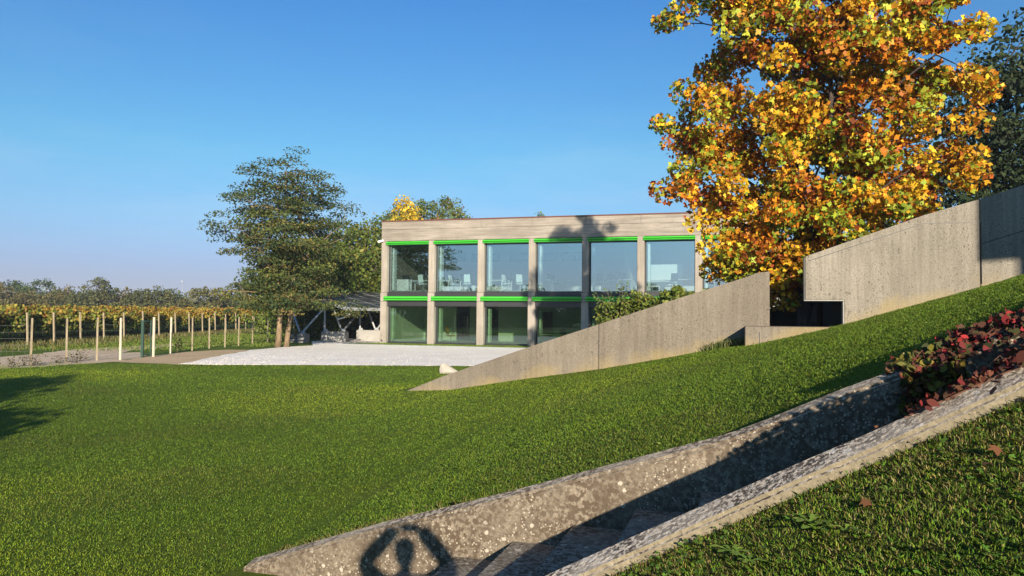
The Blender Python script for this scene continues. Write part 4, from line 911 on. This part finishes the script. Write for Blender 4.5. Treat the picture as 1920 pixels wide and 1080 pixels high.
G1C = [(.115, .200, .013), (.142, .222, .015), (.082, .152, .011), (.175, .240, .020), (.125, .208, .014)]
x, d = scatter(420000, 5.0, 34, -.45); a, b = toab(x, d)
gx = np.array([(p[0], p[1]) for p in gv])
ok = (b > BF+.24) & (b < BW-.03) | ((b <= BF+.24) & (a < far_top[0][0]-.12)) | ((b >= BW-.03) & (a < tip[0]-.1))
lim = np.interp(x, [gv[0][0], gv[2][0], gv[3][0], 4], [gv[0][1], gv[2][1], gv[3][1], 32.3])
fx0 = np.interp(d, [fp[0][1]-8, fp[0][1], fp[2][1], fp[3][1]], [fp[0][0]-17, fp[0][0], fp[2][0], fp[3][0]])
ok &= (d < lim-.05) & (x > fx0)
x, d, a, b = x[ok], d[ok], a[ok], b[ok]
c = pick(G1C, len(x), .22); yl = clumpy(x, d, .5); big = clumpy(x+7, d-3, .21)+.6*clumpy(x, d+5, .47)
c = np.where((yl > 1.1)[:, None] & (RNG.random(len(x)) < .4)[:, None], pick([(.16, .17, .03), (.13, .16, .025)], len(x), .2), c)
c = c*(1+.13*np.clip(big, -1.8, 1.8))[:, None]*np.array([1, 1, 1])+np.clip(big, 0, 2)[:, None]*np.array([.030, .018, .0]); sc_ = np.interp(d, [5, 12, 34], [.85, 1.1, 1.9])
tag(blades('lawn_grass', x, d, lawn_z(a, b), (.022+.012*RNG.random(len(x)))*sc_**.4, .0062*sc_, c, lean=.8), kind='stuff')
# rough grass, clover and dandelions on the near bank
x, d = scatter(600000, 1.6, 9.5, -.45, .78); a, b = toab(x, d); ok = (b < BNO-.01) & (b > -1) & (a > -2.5)
x, d, a, b = x[ok], d[ok], a[ok], b[ok]; z = lawn_z(a, b); cl = clumpy(x+3, d+1, 1.6)
dry = np.clip(.06+.16*(cl > .8)+.34*np.exp(-(BNO-b)*2.2), 0, .75)
c = np.where((RNG.random(len(x)) < dry)[:, None], pick([(.30, .24, .085), (.25, .21, .06), (.34, .28, .12), (.20, .19, .045)], len(x), .2), pick([(.115, .215, .016), (.150, .250, .020), (.080, .160, .013), (.19, .27, .028)], len(x), .30))
tag(blades('bank_grass', x, d, z, (.011+.019*RNG.random(len(x)))*np.interp(cl, [-2, 2], [.75, 1.3]), .0024+.0016*RNG.random(len(x)), c, lean=.9), kind='stuff')
x, d = scatter(60000, 1.2, 9.0, -.3, .78); a, b = toab(x, d); ok = (b < BNO-.03) & (b > -1) & (a > -2.3) & (clumpy(x, d, 1.9)+RNG.normal(size=len(x))*.9 > .15)
x, d, a, b = x[ok], d[ok], a[ok], b[ok]; n = len(x); C = np.stack([x, d, lawn_z(a, b)+.018+.028*RNG.random(n)], -1)
c = pick([(.085, .180, .022), (.065, .140, .018), (.12, .22, .03), (.10, .195, .026)], n, .2)
TRE = [(0, -.1), (.28, -.42), (.46, -.1), (.22, .08), (.24, .44), (0, .5), (-.24, .44), (-.22, .08), (-.46, -.1), (-.28, -.42)]
tag(link('clover', ngons('clover', leaves(C, .018*(1+.3*RNG.normal(size=n)), c, TRE, np.array([0, -.1, 1.5]), .2), 10, c), M['blade']), kind='stuff')
x, d = scatter(36000, 5.2, 24, -.5); a, b = toab(x, d); ok = (b > BF+.3) & (b < BW-.1) & (d < 26) | ((b <= BF+.24) & (a < far_top[0][0]-.2))
x, d, a, b = x[ok], d[ok], a[ok], b[ok]; n = len(x); c = pick([(.11, .17, .026), (.15, .20, .036), (.08, .13, .02)], n, .2)
tag(link('lawn_clover', ngons('lawn_clover', leaves(np.stack([x, d, lawn_z(a, b)+.012+.02*RNG.random(n)], -1), .018*np.interp(d, [5, 24], [1, 1.9])*(1+.3*RNG.normal(size=n)), c, OVAL, np.array([0, -.1, 1.3]), .2), 6, c), M['blade']), kind='stuff')
DAN = [(0, 0), (.05, .12), (.035, .3), (.11, .42), (.06, .55), (.15, .72), (.1, .9), (0, 1.0), (-.1, .9), (-.15, .72), (-.06, .55), (-.11, .42), (-.035, .3), (-.05, .12)]
def rosette(px_, b, label, size=.1, n=7):
    a = on_b(px_, 900, b)[0]; a, z = on_b(px_, 900, b)[0], 0; z = float(lawn_z(np.array([a]), np.array([b]))[0]); p = np.array(W(a, b, z+.035))
    V = []
    for k in range(n):
        q = k/n*6.28+RNG.random()*.6; s = size*RNG.uniform(.7, 1.2); dr = np.array([math.cos(q), math.sin(q), .75]); sd = np.array([-math.sin(q), math.cos(q), 0])
        V.append([p+s*(v*dr+u*1.3*sd-np.array([0, 0, .55])*v*v) for u, v in DAN])
    c = pick([(.20, .31, .035), (.25, .34, .05), (.15, .24, .03)], n, .1)
    tag(link('dandelion', ngons('dandelion', np.array(V), 14, c), M['leaf']), label, 'plant', 'dandelions on the bank')
for px_, b, s, lab in ((1205, 3.34, .10, 'dandelion rosette lowest along the foot of the nearest wall'), (1372, 3.42, .085, 'yellow-green dandelion against the wall near its white lichen patch'), (1405, 3.30, .06, 'small dandelion in the grass beside the wall'), (1518, 3.40, .075, 'pale dandelion leaves at the wall edge midway up the bank'), (1530, 3.33, .07, 'broad dandelion just above the pale one'), (1585, 3.25, .06, 'dandelion tuft at the dry grass midway up the bank'), (1665, 3.40, .055, 'small weed rosette highest along the wall foot')):
    rosette(px_, b, lab, s)
# fallen leaves
def fallen(px_, py_, b, lab, col, s=.055):
    a = on_b(px_, py_, b)[0]; z = float(lawn_z(np.array([a]), np.array([b]))[0]); C = np.array([W(a, b, z+.045)])
    c = np.array([col]); tag(link('fallen_leaf', ngons('fallen_leaf', leaves(C, np.array([s]), c, IVY, np.array([[0, -.8, 2.5]]), .5), 10, c), M['leafd']), lab, 'leaf', 'fallen leaves')
fallen(1622, 860, 3.38, 'brown fallen leaf on the bank beside the nearest wall', (.16, .07, .03)); fallen(1868, 765, 3.36, 'russet fallen leaf highest on the bank at the right', (.17, .07, .03), .06); fallen(1850, 768, 3.30, 'second russet leaf beside the highest fallen one', (.14, .06, .03))
for px_, py_, lab in ((537, 1001, 'pale tan fallen leaf on the lawn near the foot of the stair wall'),):
    p = on_z(px_, py_); C = np.array([(p[0], p[1], .035)]); c = np.array([(.34, .18, .08)])
    tag(link('fallen_leaf', ngons('fallen_leaf', leaves(C, np.array([.11]), c, IVY, np.array([[0, -.6, 2.5]]), .4), 10, c), M['leafd']), lab, 'leaf', 'fallen leaves')
# tufts at wall feet
tf = []
for (x, y, n, b0) in ((1372, 645, 260, 18.9), (1340, 655, 90, 19.05)):
    a0 = on_b(x, y, b0)[0]; A = a0+RNG.normal(size=n)*.15; B = b0+RNG.normal(size=n)*.1; tf.append(np.stack([A, B], -1))
t = np.concatenate(tf); A, B = t[:, 0], np.minimum(t[:, 1], BW-.02)
tag(blades('wall_foot_grass', A*UX+B*VX, A*UY+B*VY, lawn_z(A, B), .10+.16*RNG.random(len(A)), .012+.01*RNG.random(len(A)), pick([(.12, .17, .04), (.20, .19, .07), (.08, .12, .03)], len(A))), kind='stuff')
n = 1500; A = RNG.uniform(far_top[0][0], far_top[3][0], n); B = BF+.26+.14*np.abs(RNG.normal(size=n)); k = RNG.random(n) < np.interp(A, [far_top[0][0], far_top[3][0]], [1, .2]); A, B = A[k], B[k]
tag(blades('edge_grass', A*UX+B*VX, A*UY+B*VY, lawn_z(A, B), .03+.05*RNG.random(len(A)), .006+.003*RNG.random(len(A)), pick([(.22, .18, .06), (.10, .13, .025), (.16, .16, .04)], len(A))), kind='stuff')
# rough grass between track and vines
n = 26000; X = RNG.uniform(-36, -19, n); Y = RNG.uniform(36, 92, n); tr = -19.5-.03*Y
k = (X < -27.0+RNG.normal(size=n)*1.3) & (X > -.72*Y); X, Y = X[k], Y[k]
tag(blades('rough_grass', X, Y, X*0, .12+.28*RNG.random(len(X)), .025+.02*RNG.random(len(X)), pick([(.12, .13, .03), (.17, .15, .05), (.08, .11, .025), (.20, .16, .07)], len(X))), kind='stuff')
n = 30000; X = RNG.uniform(-29, -14.5, n); Y = RNG.uniform(35, 74, n); k = ((X > -27.5) & (X < -17.9) & (Y > 41+.35*np.abs(X+23)+RNG.normal(size=n)*.4)) | ((X > -17.4) & (Y > 47.6) & (Y < 60) & (X < -15.2))
X, Y = X[k], Y[k]
tag(blades('field_grass', X, Y, X*0-.03, .06+.10*RNG.random(len(X)), .02+.03*RNG.random(len(X)), pick([(.13, .20, .025), (.17, .23, .03), (.10, .16, .02), (.20, .20, .05)], len(X), .25), lean=.8), kind='stuff')
n = 9000; A = RNG.uniform(FA-2.0, 4, n); B = RNG.uniform(47.32, FB-.05, n); k = A > FA-2.1+(B-47.3)*1.1; A, B = A[k], B[k]
tag(blades('strip_grass', A*UX+B*VX, A*UY+B*VY, A*0+.018, .03+.05*RNG.random(len(A)), .015+.02*RNG.random(len(A)), pick(G1C, len(A), .2), lean=.8), kind='stuff')
# loose pebbles over the gravel yard and spilt on its edge
n = 4500; k1 = RNG.random(n); e_ = np.array([gv[0], gv[1], gv[2], gv[3], gv[4]]); tt = np.linspace(0, 1, 5)
X = np.interp(k1, tt, e_[:, 0]); Y = np.interp(k1, tt, e_[:, 1])+np.where(RNG.random(n) < .35, RNG.normal(size=n)*.12, np.abs(RNG.normal(size=n))*5.0); k = toab(X, Y)[1] < 47.0; X, Y = X[k], Y[k]; n = len(X)
OC = np.array([(1, 0, 0), (0, 1, 0), (-1, 0, 0), (0, -1, 0), (0, 0, 1)]); sz = .009+.016*RNG.random(n)**2
V = np.stack([X, Y, np.full(n, .012)], -1)[:, None, :]+sz[:, None, None]*OC[None]*(.7+.6*RNG.random((n, 5, 1)))
T = V[:, [[0, 1, 4], [1, 2, 4], [2, 3, 4], [3, 0, 4]], :].reshape(-1, 3, 3)
tag(link('pebbles', ngons('pebbles', T, 3, np.repeat(pick([(.52, .48, .43), (.60, .56, .51), (.40, .36, .32)], n, .08), 4, 0)), M['pebble']), kind='stuff')
# ------------------------------------------------------------------ what stands behind the viewer and throws shade or shows in the glass
SG = [(.05, .08, .02), (.07, .10, .025), (.04, .06, .018)]
tree('shade_tree', 'leafy tree left of the terrace that shades the left edge of the lawn', (-12.1, 2.5, 0), 6.3, [(.42, 1.3), (.55, 1.9), (.7, 2.0), (.88, 1.2), (1, .3)], 120, 70, .22, (.45, .45, .3), SG, 'leafd', 'bark', trunk_r=.18, seed=201, crown_extra=[(-8.75+RNG.normal()*.45, 2.5+RNG.normal()*.3, RNG.uniform(2.4, 3.5)) for _ in range(30)], outer=.45, limbs=14)
for i, (x, y, r) in enumerate(((-44, 6, 4), (-41, -3, 4.5), (-38, -12, 4), (-34, -21, 5), (-29, -30, 4.5), (-24, -39, 5), (-18, -48, 5), (-11, -55, 5), (-4, -60, 5), (4, -64, 5))):
    tree('shelter_tree', 'low dense tree of the shelter belt behind the terrace', (x, y, 0), 5.4+.5*(i % 3), [(.02, r), (.5, r*1.1), (.85, r*.7), (1, .4)], 120, 50, .42, (.8, .8, .5), SG, 'leafd', 'barkd', trunk_r=.2, seed=210+i, group='shelter belt', outer=.45, limbs=8)
vl = empty('concrete_pavilion', (18, 0, 0), 0, 'raised concrete pavilion with thin flat cantilever roof behind the terrace', 'building')
m = MB(); m.lbox(13.6, 30, -7, -.81, 10.1, 10.3); m.build('roof', M['fascia'], vl)
m = MB(); m.lbox(12.5, 30, -.8, -.45, 8.3, 10.31); m.build('roof_beam', M['fascia'], vl)
m = MB(); m.lbox(13.95, 29, -6.6, -1.0, -.2, 10.09); m.build('wall', M['wall_pale'], vl)
m = MB(); m.lbox(15.5, 18, -.99, -.9, 7.2, 9.6); f = m.build('window', M['dark'], vl)
m = MB(); m.lbox(15.6, 17.9, -.895, -.88, 7.3, 9.5); m.build('pane', M['glass_up'], f)
# ------------------------------------------------------------------ the photographer, arms raised round the phone
def skin(name, pts, edges, radii, mat, parent=None, root=0, sub=2):
    me = bpy.data.meshes.new(name); me.from_pydata(pts, edges, []); me.update()
    o = link(name, me, mat, parent)
    md = o.modifiers.new('skin', 'SKIN'); sv = me.skin_vertices[0].data
    for v, r in zip(sv, radii): v.radius = (r, r) if not hasattr(r, '__len__') else r
    sv[root].use_root = True; md.use_smooth_shade = True
    s = o.modifiers.new('smooth', 'SUBSURF'); s.levels = sub; s.render_levels = sub
    return o
gz = float(lawn_z(np.array([0.1]), np.array([-.3]))[0])
HX, HY = -.01, -.24
pts = [(HX, HY, 1.16), (HX, HY, 1.36), (HX, HY+.01, 1.68), (HX, HY, 1.87), (HX, HY+.01, 1.95),
       (HX-.20, HY, 1.80), (HX-.34, HY+.09, 1.96), (HX-.13, -.075, 2.175), (HX-.095, -.055, 2.21),
       (HX+.20, HY, 1.80), (HX+.34, HY+.09, 1.96), (HX+.13, -.075, 2.175), (HX+.095, -.055, 2.21),
       (HX-.10, HY, 1.08), (HX-.12, HY+.03, .68+gz*.2), (HX-.13, HY-.02, gz+.09), (HX-.15, HY+.13, gz+.045),
       (HX+.10, HY, 1.08), (HX+.12, HY+.03, .68+gz*.2), (HX+.13, HY-.02, gz+.09), (HX+.15, HY+.13, gz+.045)]
edges = [(0, 1), (1, 2), (2, 3), (3, 4), (2, 5), (5, 6), (6, 7), (7, 8), (2, 9), (9, 10), (10, 11), (11, 12), (0, 13), (13, 14), (14, 15), (15, 16), (0, 17), (17, 18), (18, 19), (19, 20)]
rad = [(.16, .12), (.15, .11), (.17, .11), (.062, .062), (.058, .06), .10, .08, .066, .055, .10, .08, .066, .055, .09, .062, .042, .04, .09, .062, .042, .04]
skinm = plain('skin_tone', (.50, .30, .21), .6); cloth = plain('navy_cloth', (.05, .06, .09), .9)
pe = empty('person', (HX, HY, gz), 0, 'person in dark clothes holding a phone up with both arms raised', 'person')
skin('body', pts, edges, rad, cloth, pe)
skin('head', [(HX, HY+.01, 1.93), (HX, HY+.015, 2.03), (HX, HY+.02, 2.11), (HX, HY+.10, 2.05), (HX, HY+.02, 2.19)], [(0, 1), (1, 2), (1, 3), (2, 4)], [(.07, .075), (.105, .12), (.10, .12), .018, (.045, .055)], skinm, pe)
skin('hair', [(HX, HY-.03, 2.05), (HX, HY-.01, 2.12), (HX, HY, 2.20)], [(0, 1), (1, 2)], [(.09, .10), (.108, .12), (.05, .06)], M['barkd'], pe)
for s in (-1, 1):
    for k in range(5):
        z = 2.225-.017*k; q = (HX+s*(.088-.004*k), -.05, z)
        skin('finger', [q, (HX+s*.080, -.026, z+.003), (HX+s*(.066 if k else .05), -.024, z+.004)], [(0, 1), (1, 2)], [.010, .009, .007], skinm, pe, sub=1)
ph = empty('smartphone', (0, -.018, CAMZ), 0, 'dark smartphone held up in both hands', 'phone')
m = MB(); m.lbox(-.072, .072, -.020, -.012, CAMZ-.035, CAMZ+.037); m.build('phone_body', M['screen'], ph, bevel=.003)
m = MB(); m.tube([(0, -.0118, CAMZ), (0, -.0105, CAMZ)], .005, 12); m.build('camera_lens', M['dark'], ph)
# ------------------------------------------------------------------ the autumn air
hz_m = bpy.data.materials.new('haze_air'); hz_m.use_nodes = True; hn = hz_m.node_tree.nodes; hn.remove(hn['Principled BSDF'])
pvn = hn.new('ShaderNodeVolumePrincipled'); pvn.inputs['Color'].default_value = (.66, .76, .97, 1); pvn.inputs['Density'].default_value = HAZE; pvn.inputs['Anisotropy'].default_value = 0.0
hz_m.node_tree.links.new(pvn.outputs[0], hn['Material Output'].inputs['Volume'])
if HAZE > 0:
    hb = MB(); hb.lbox(-7000, 7000, -4000, 10000, -1.04, 60); tag(hb.build('haze', hz_m), kind='stuff')
print('objects', len(bpy.data.objects), 'verts', sum(len(me.vertices) for me in bpy.data.meshes))
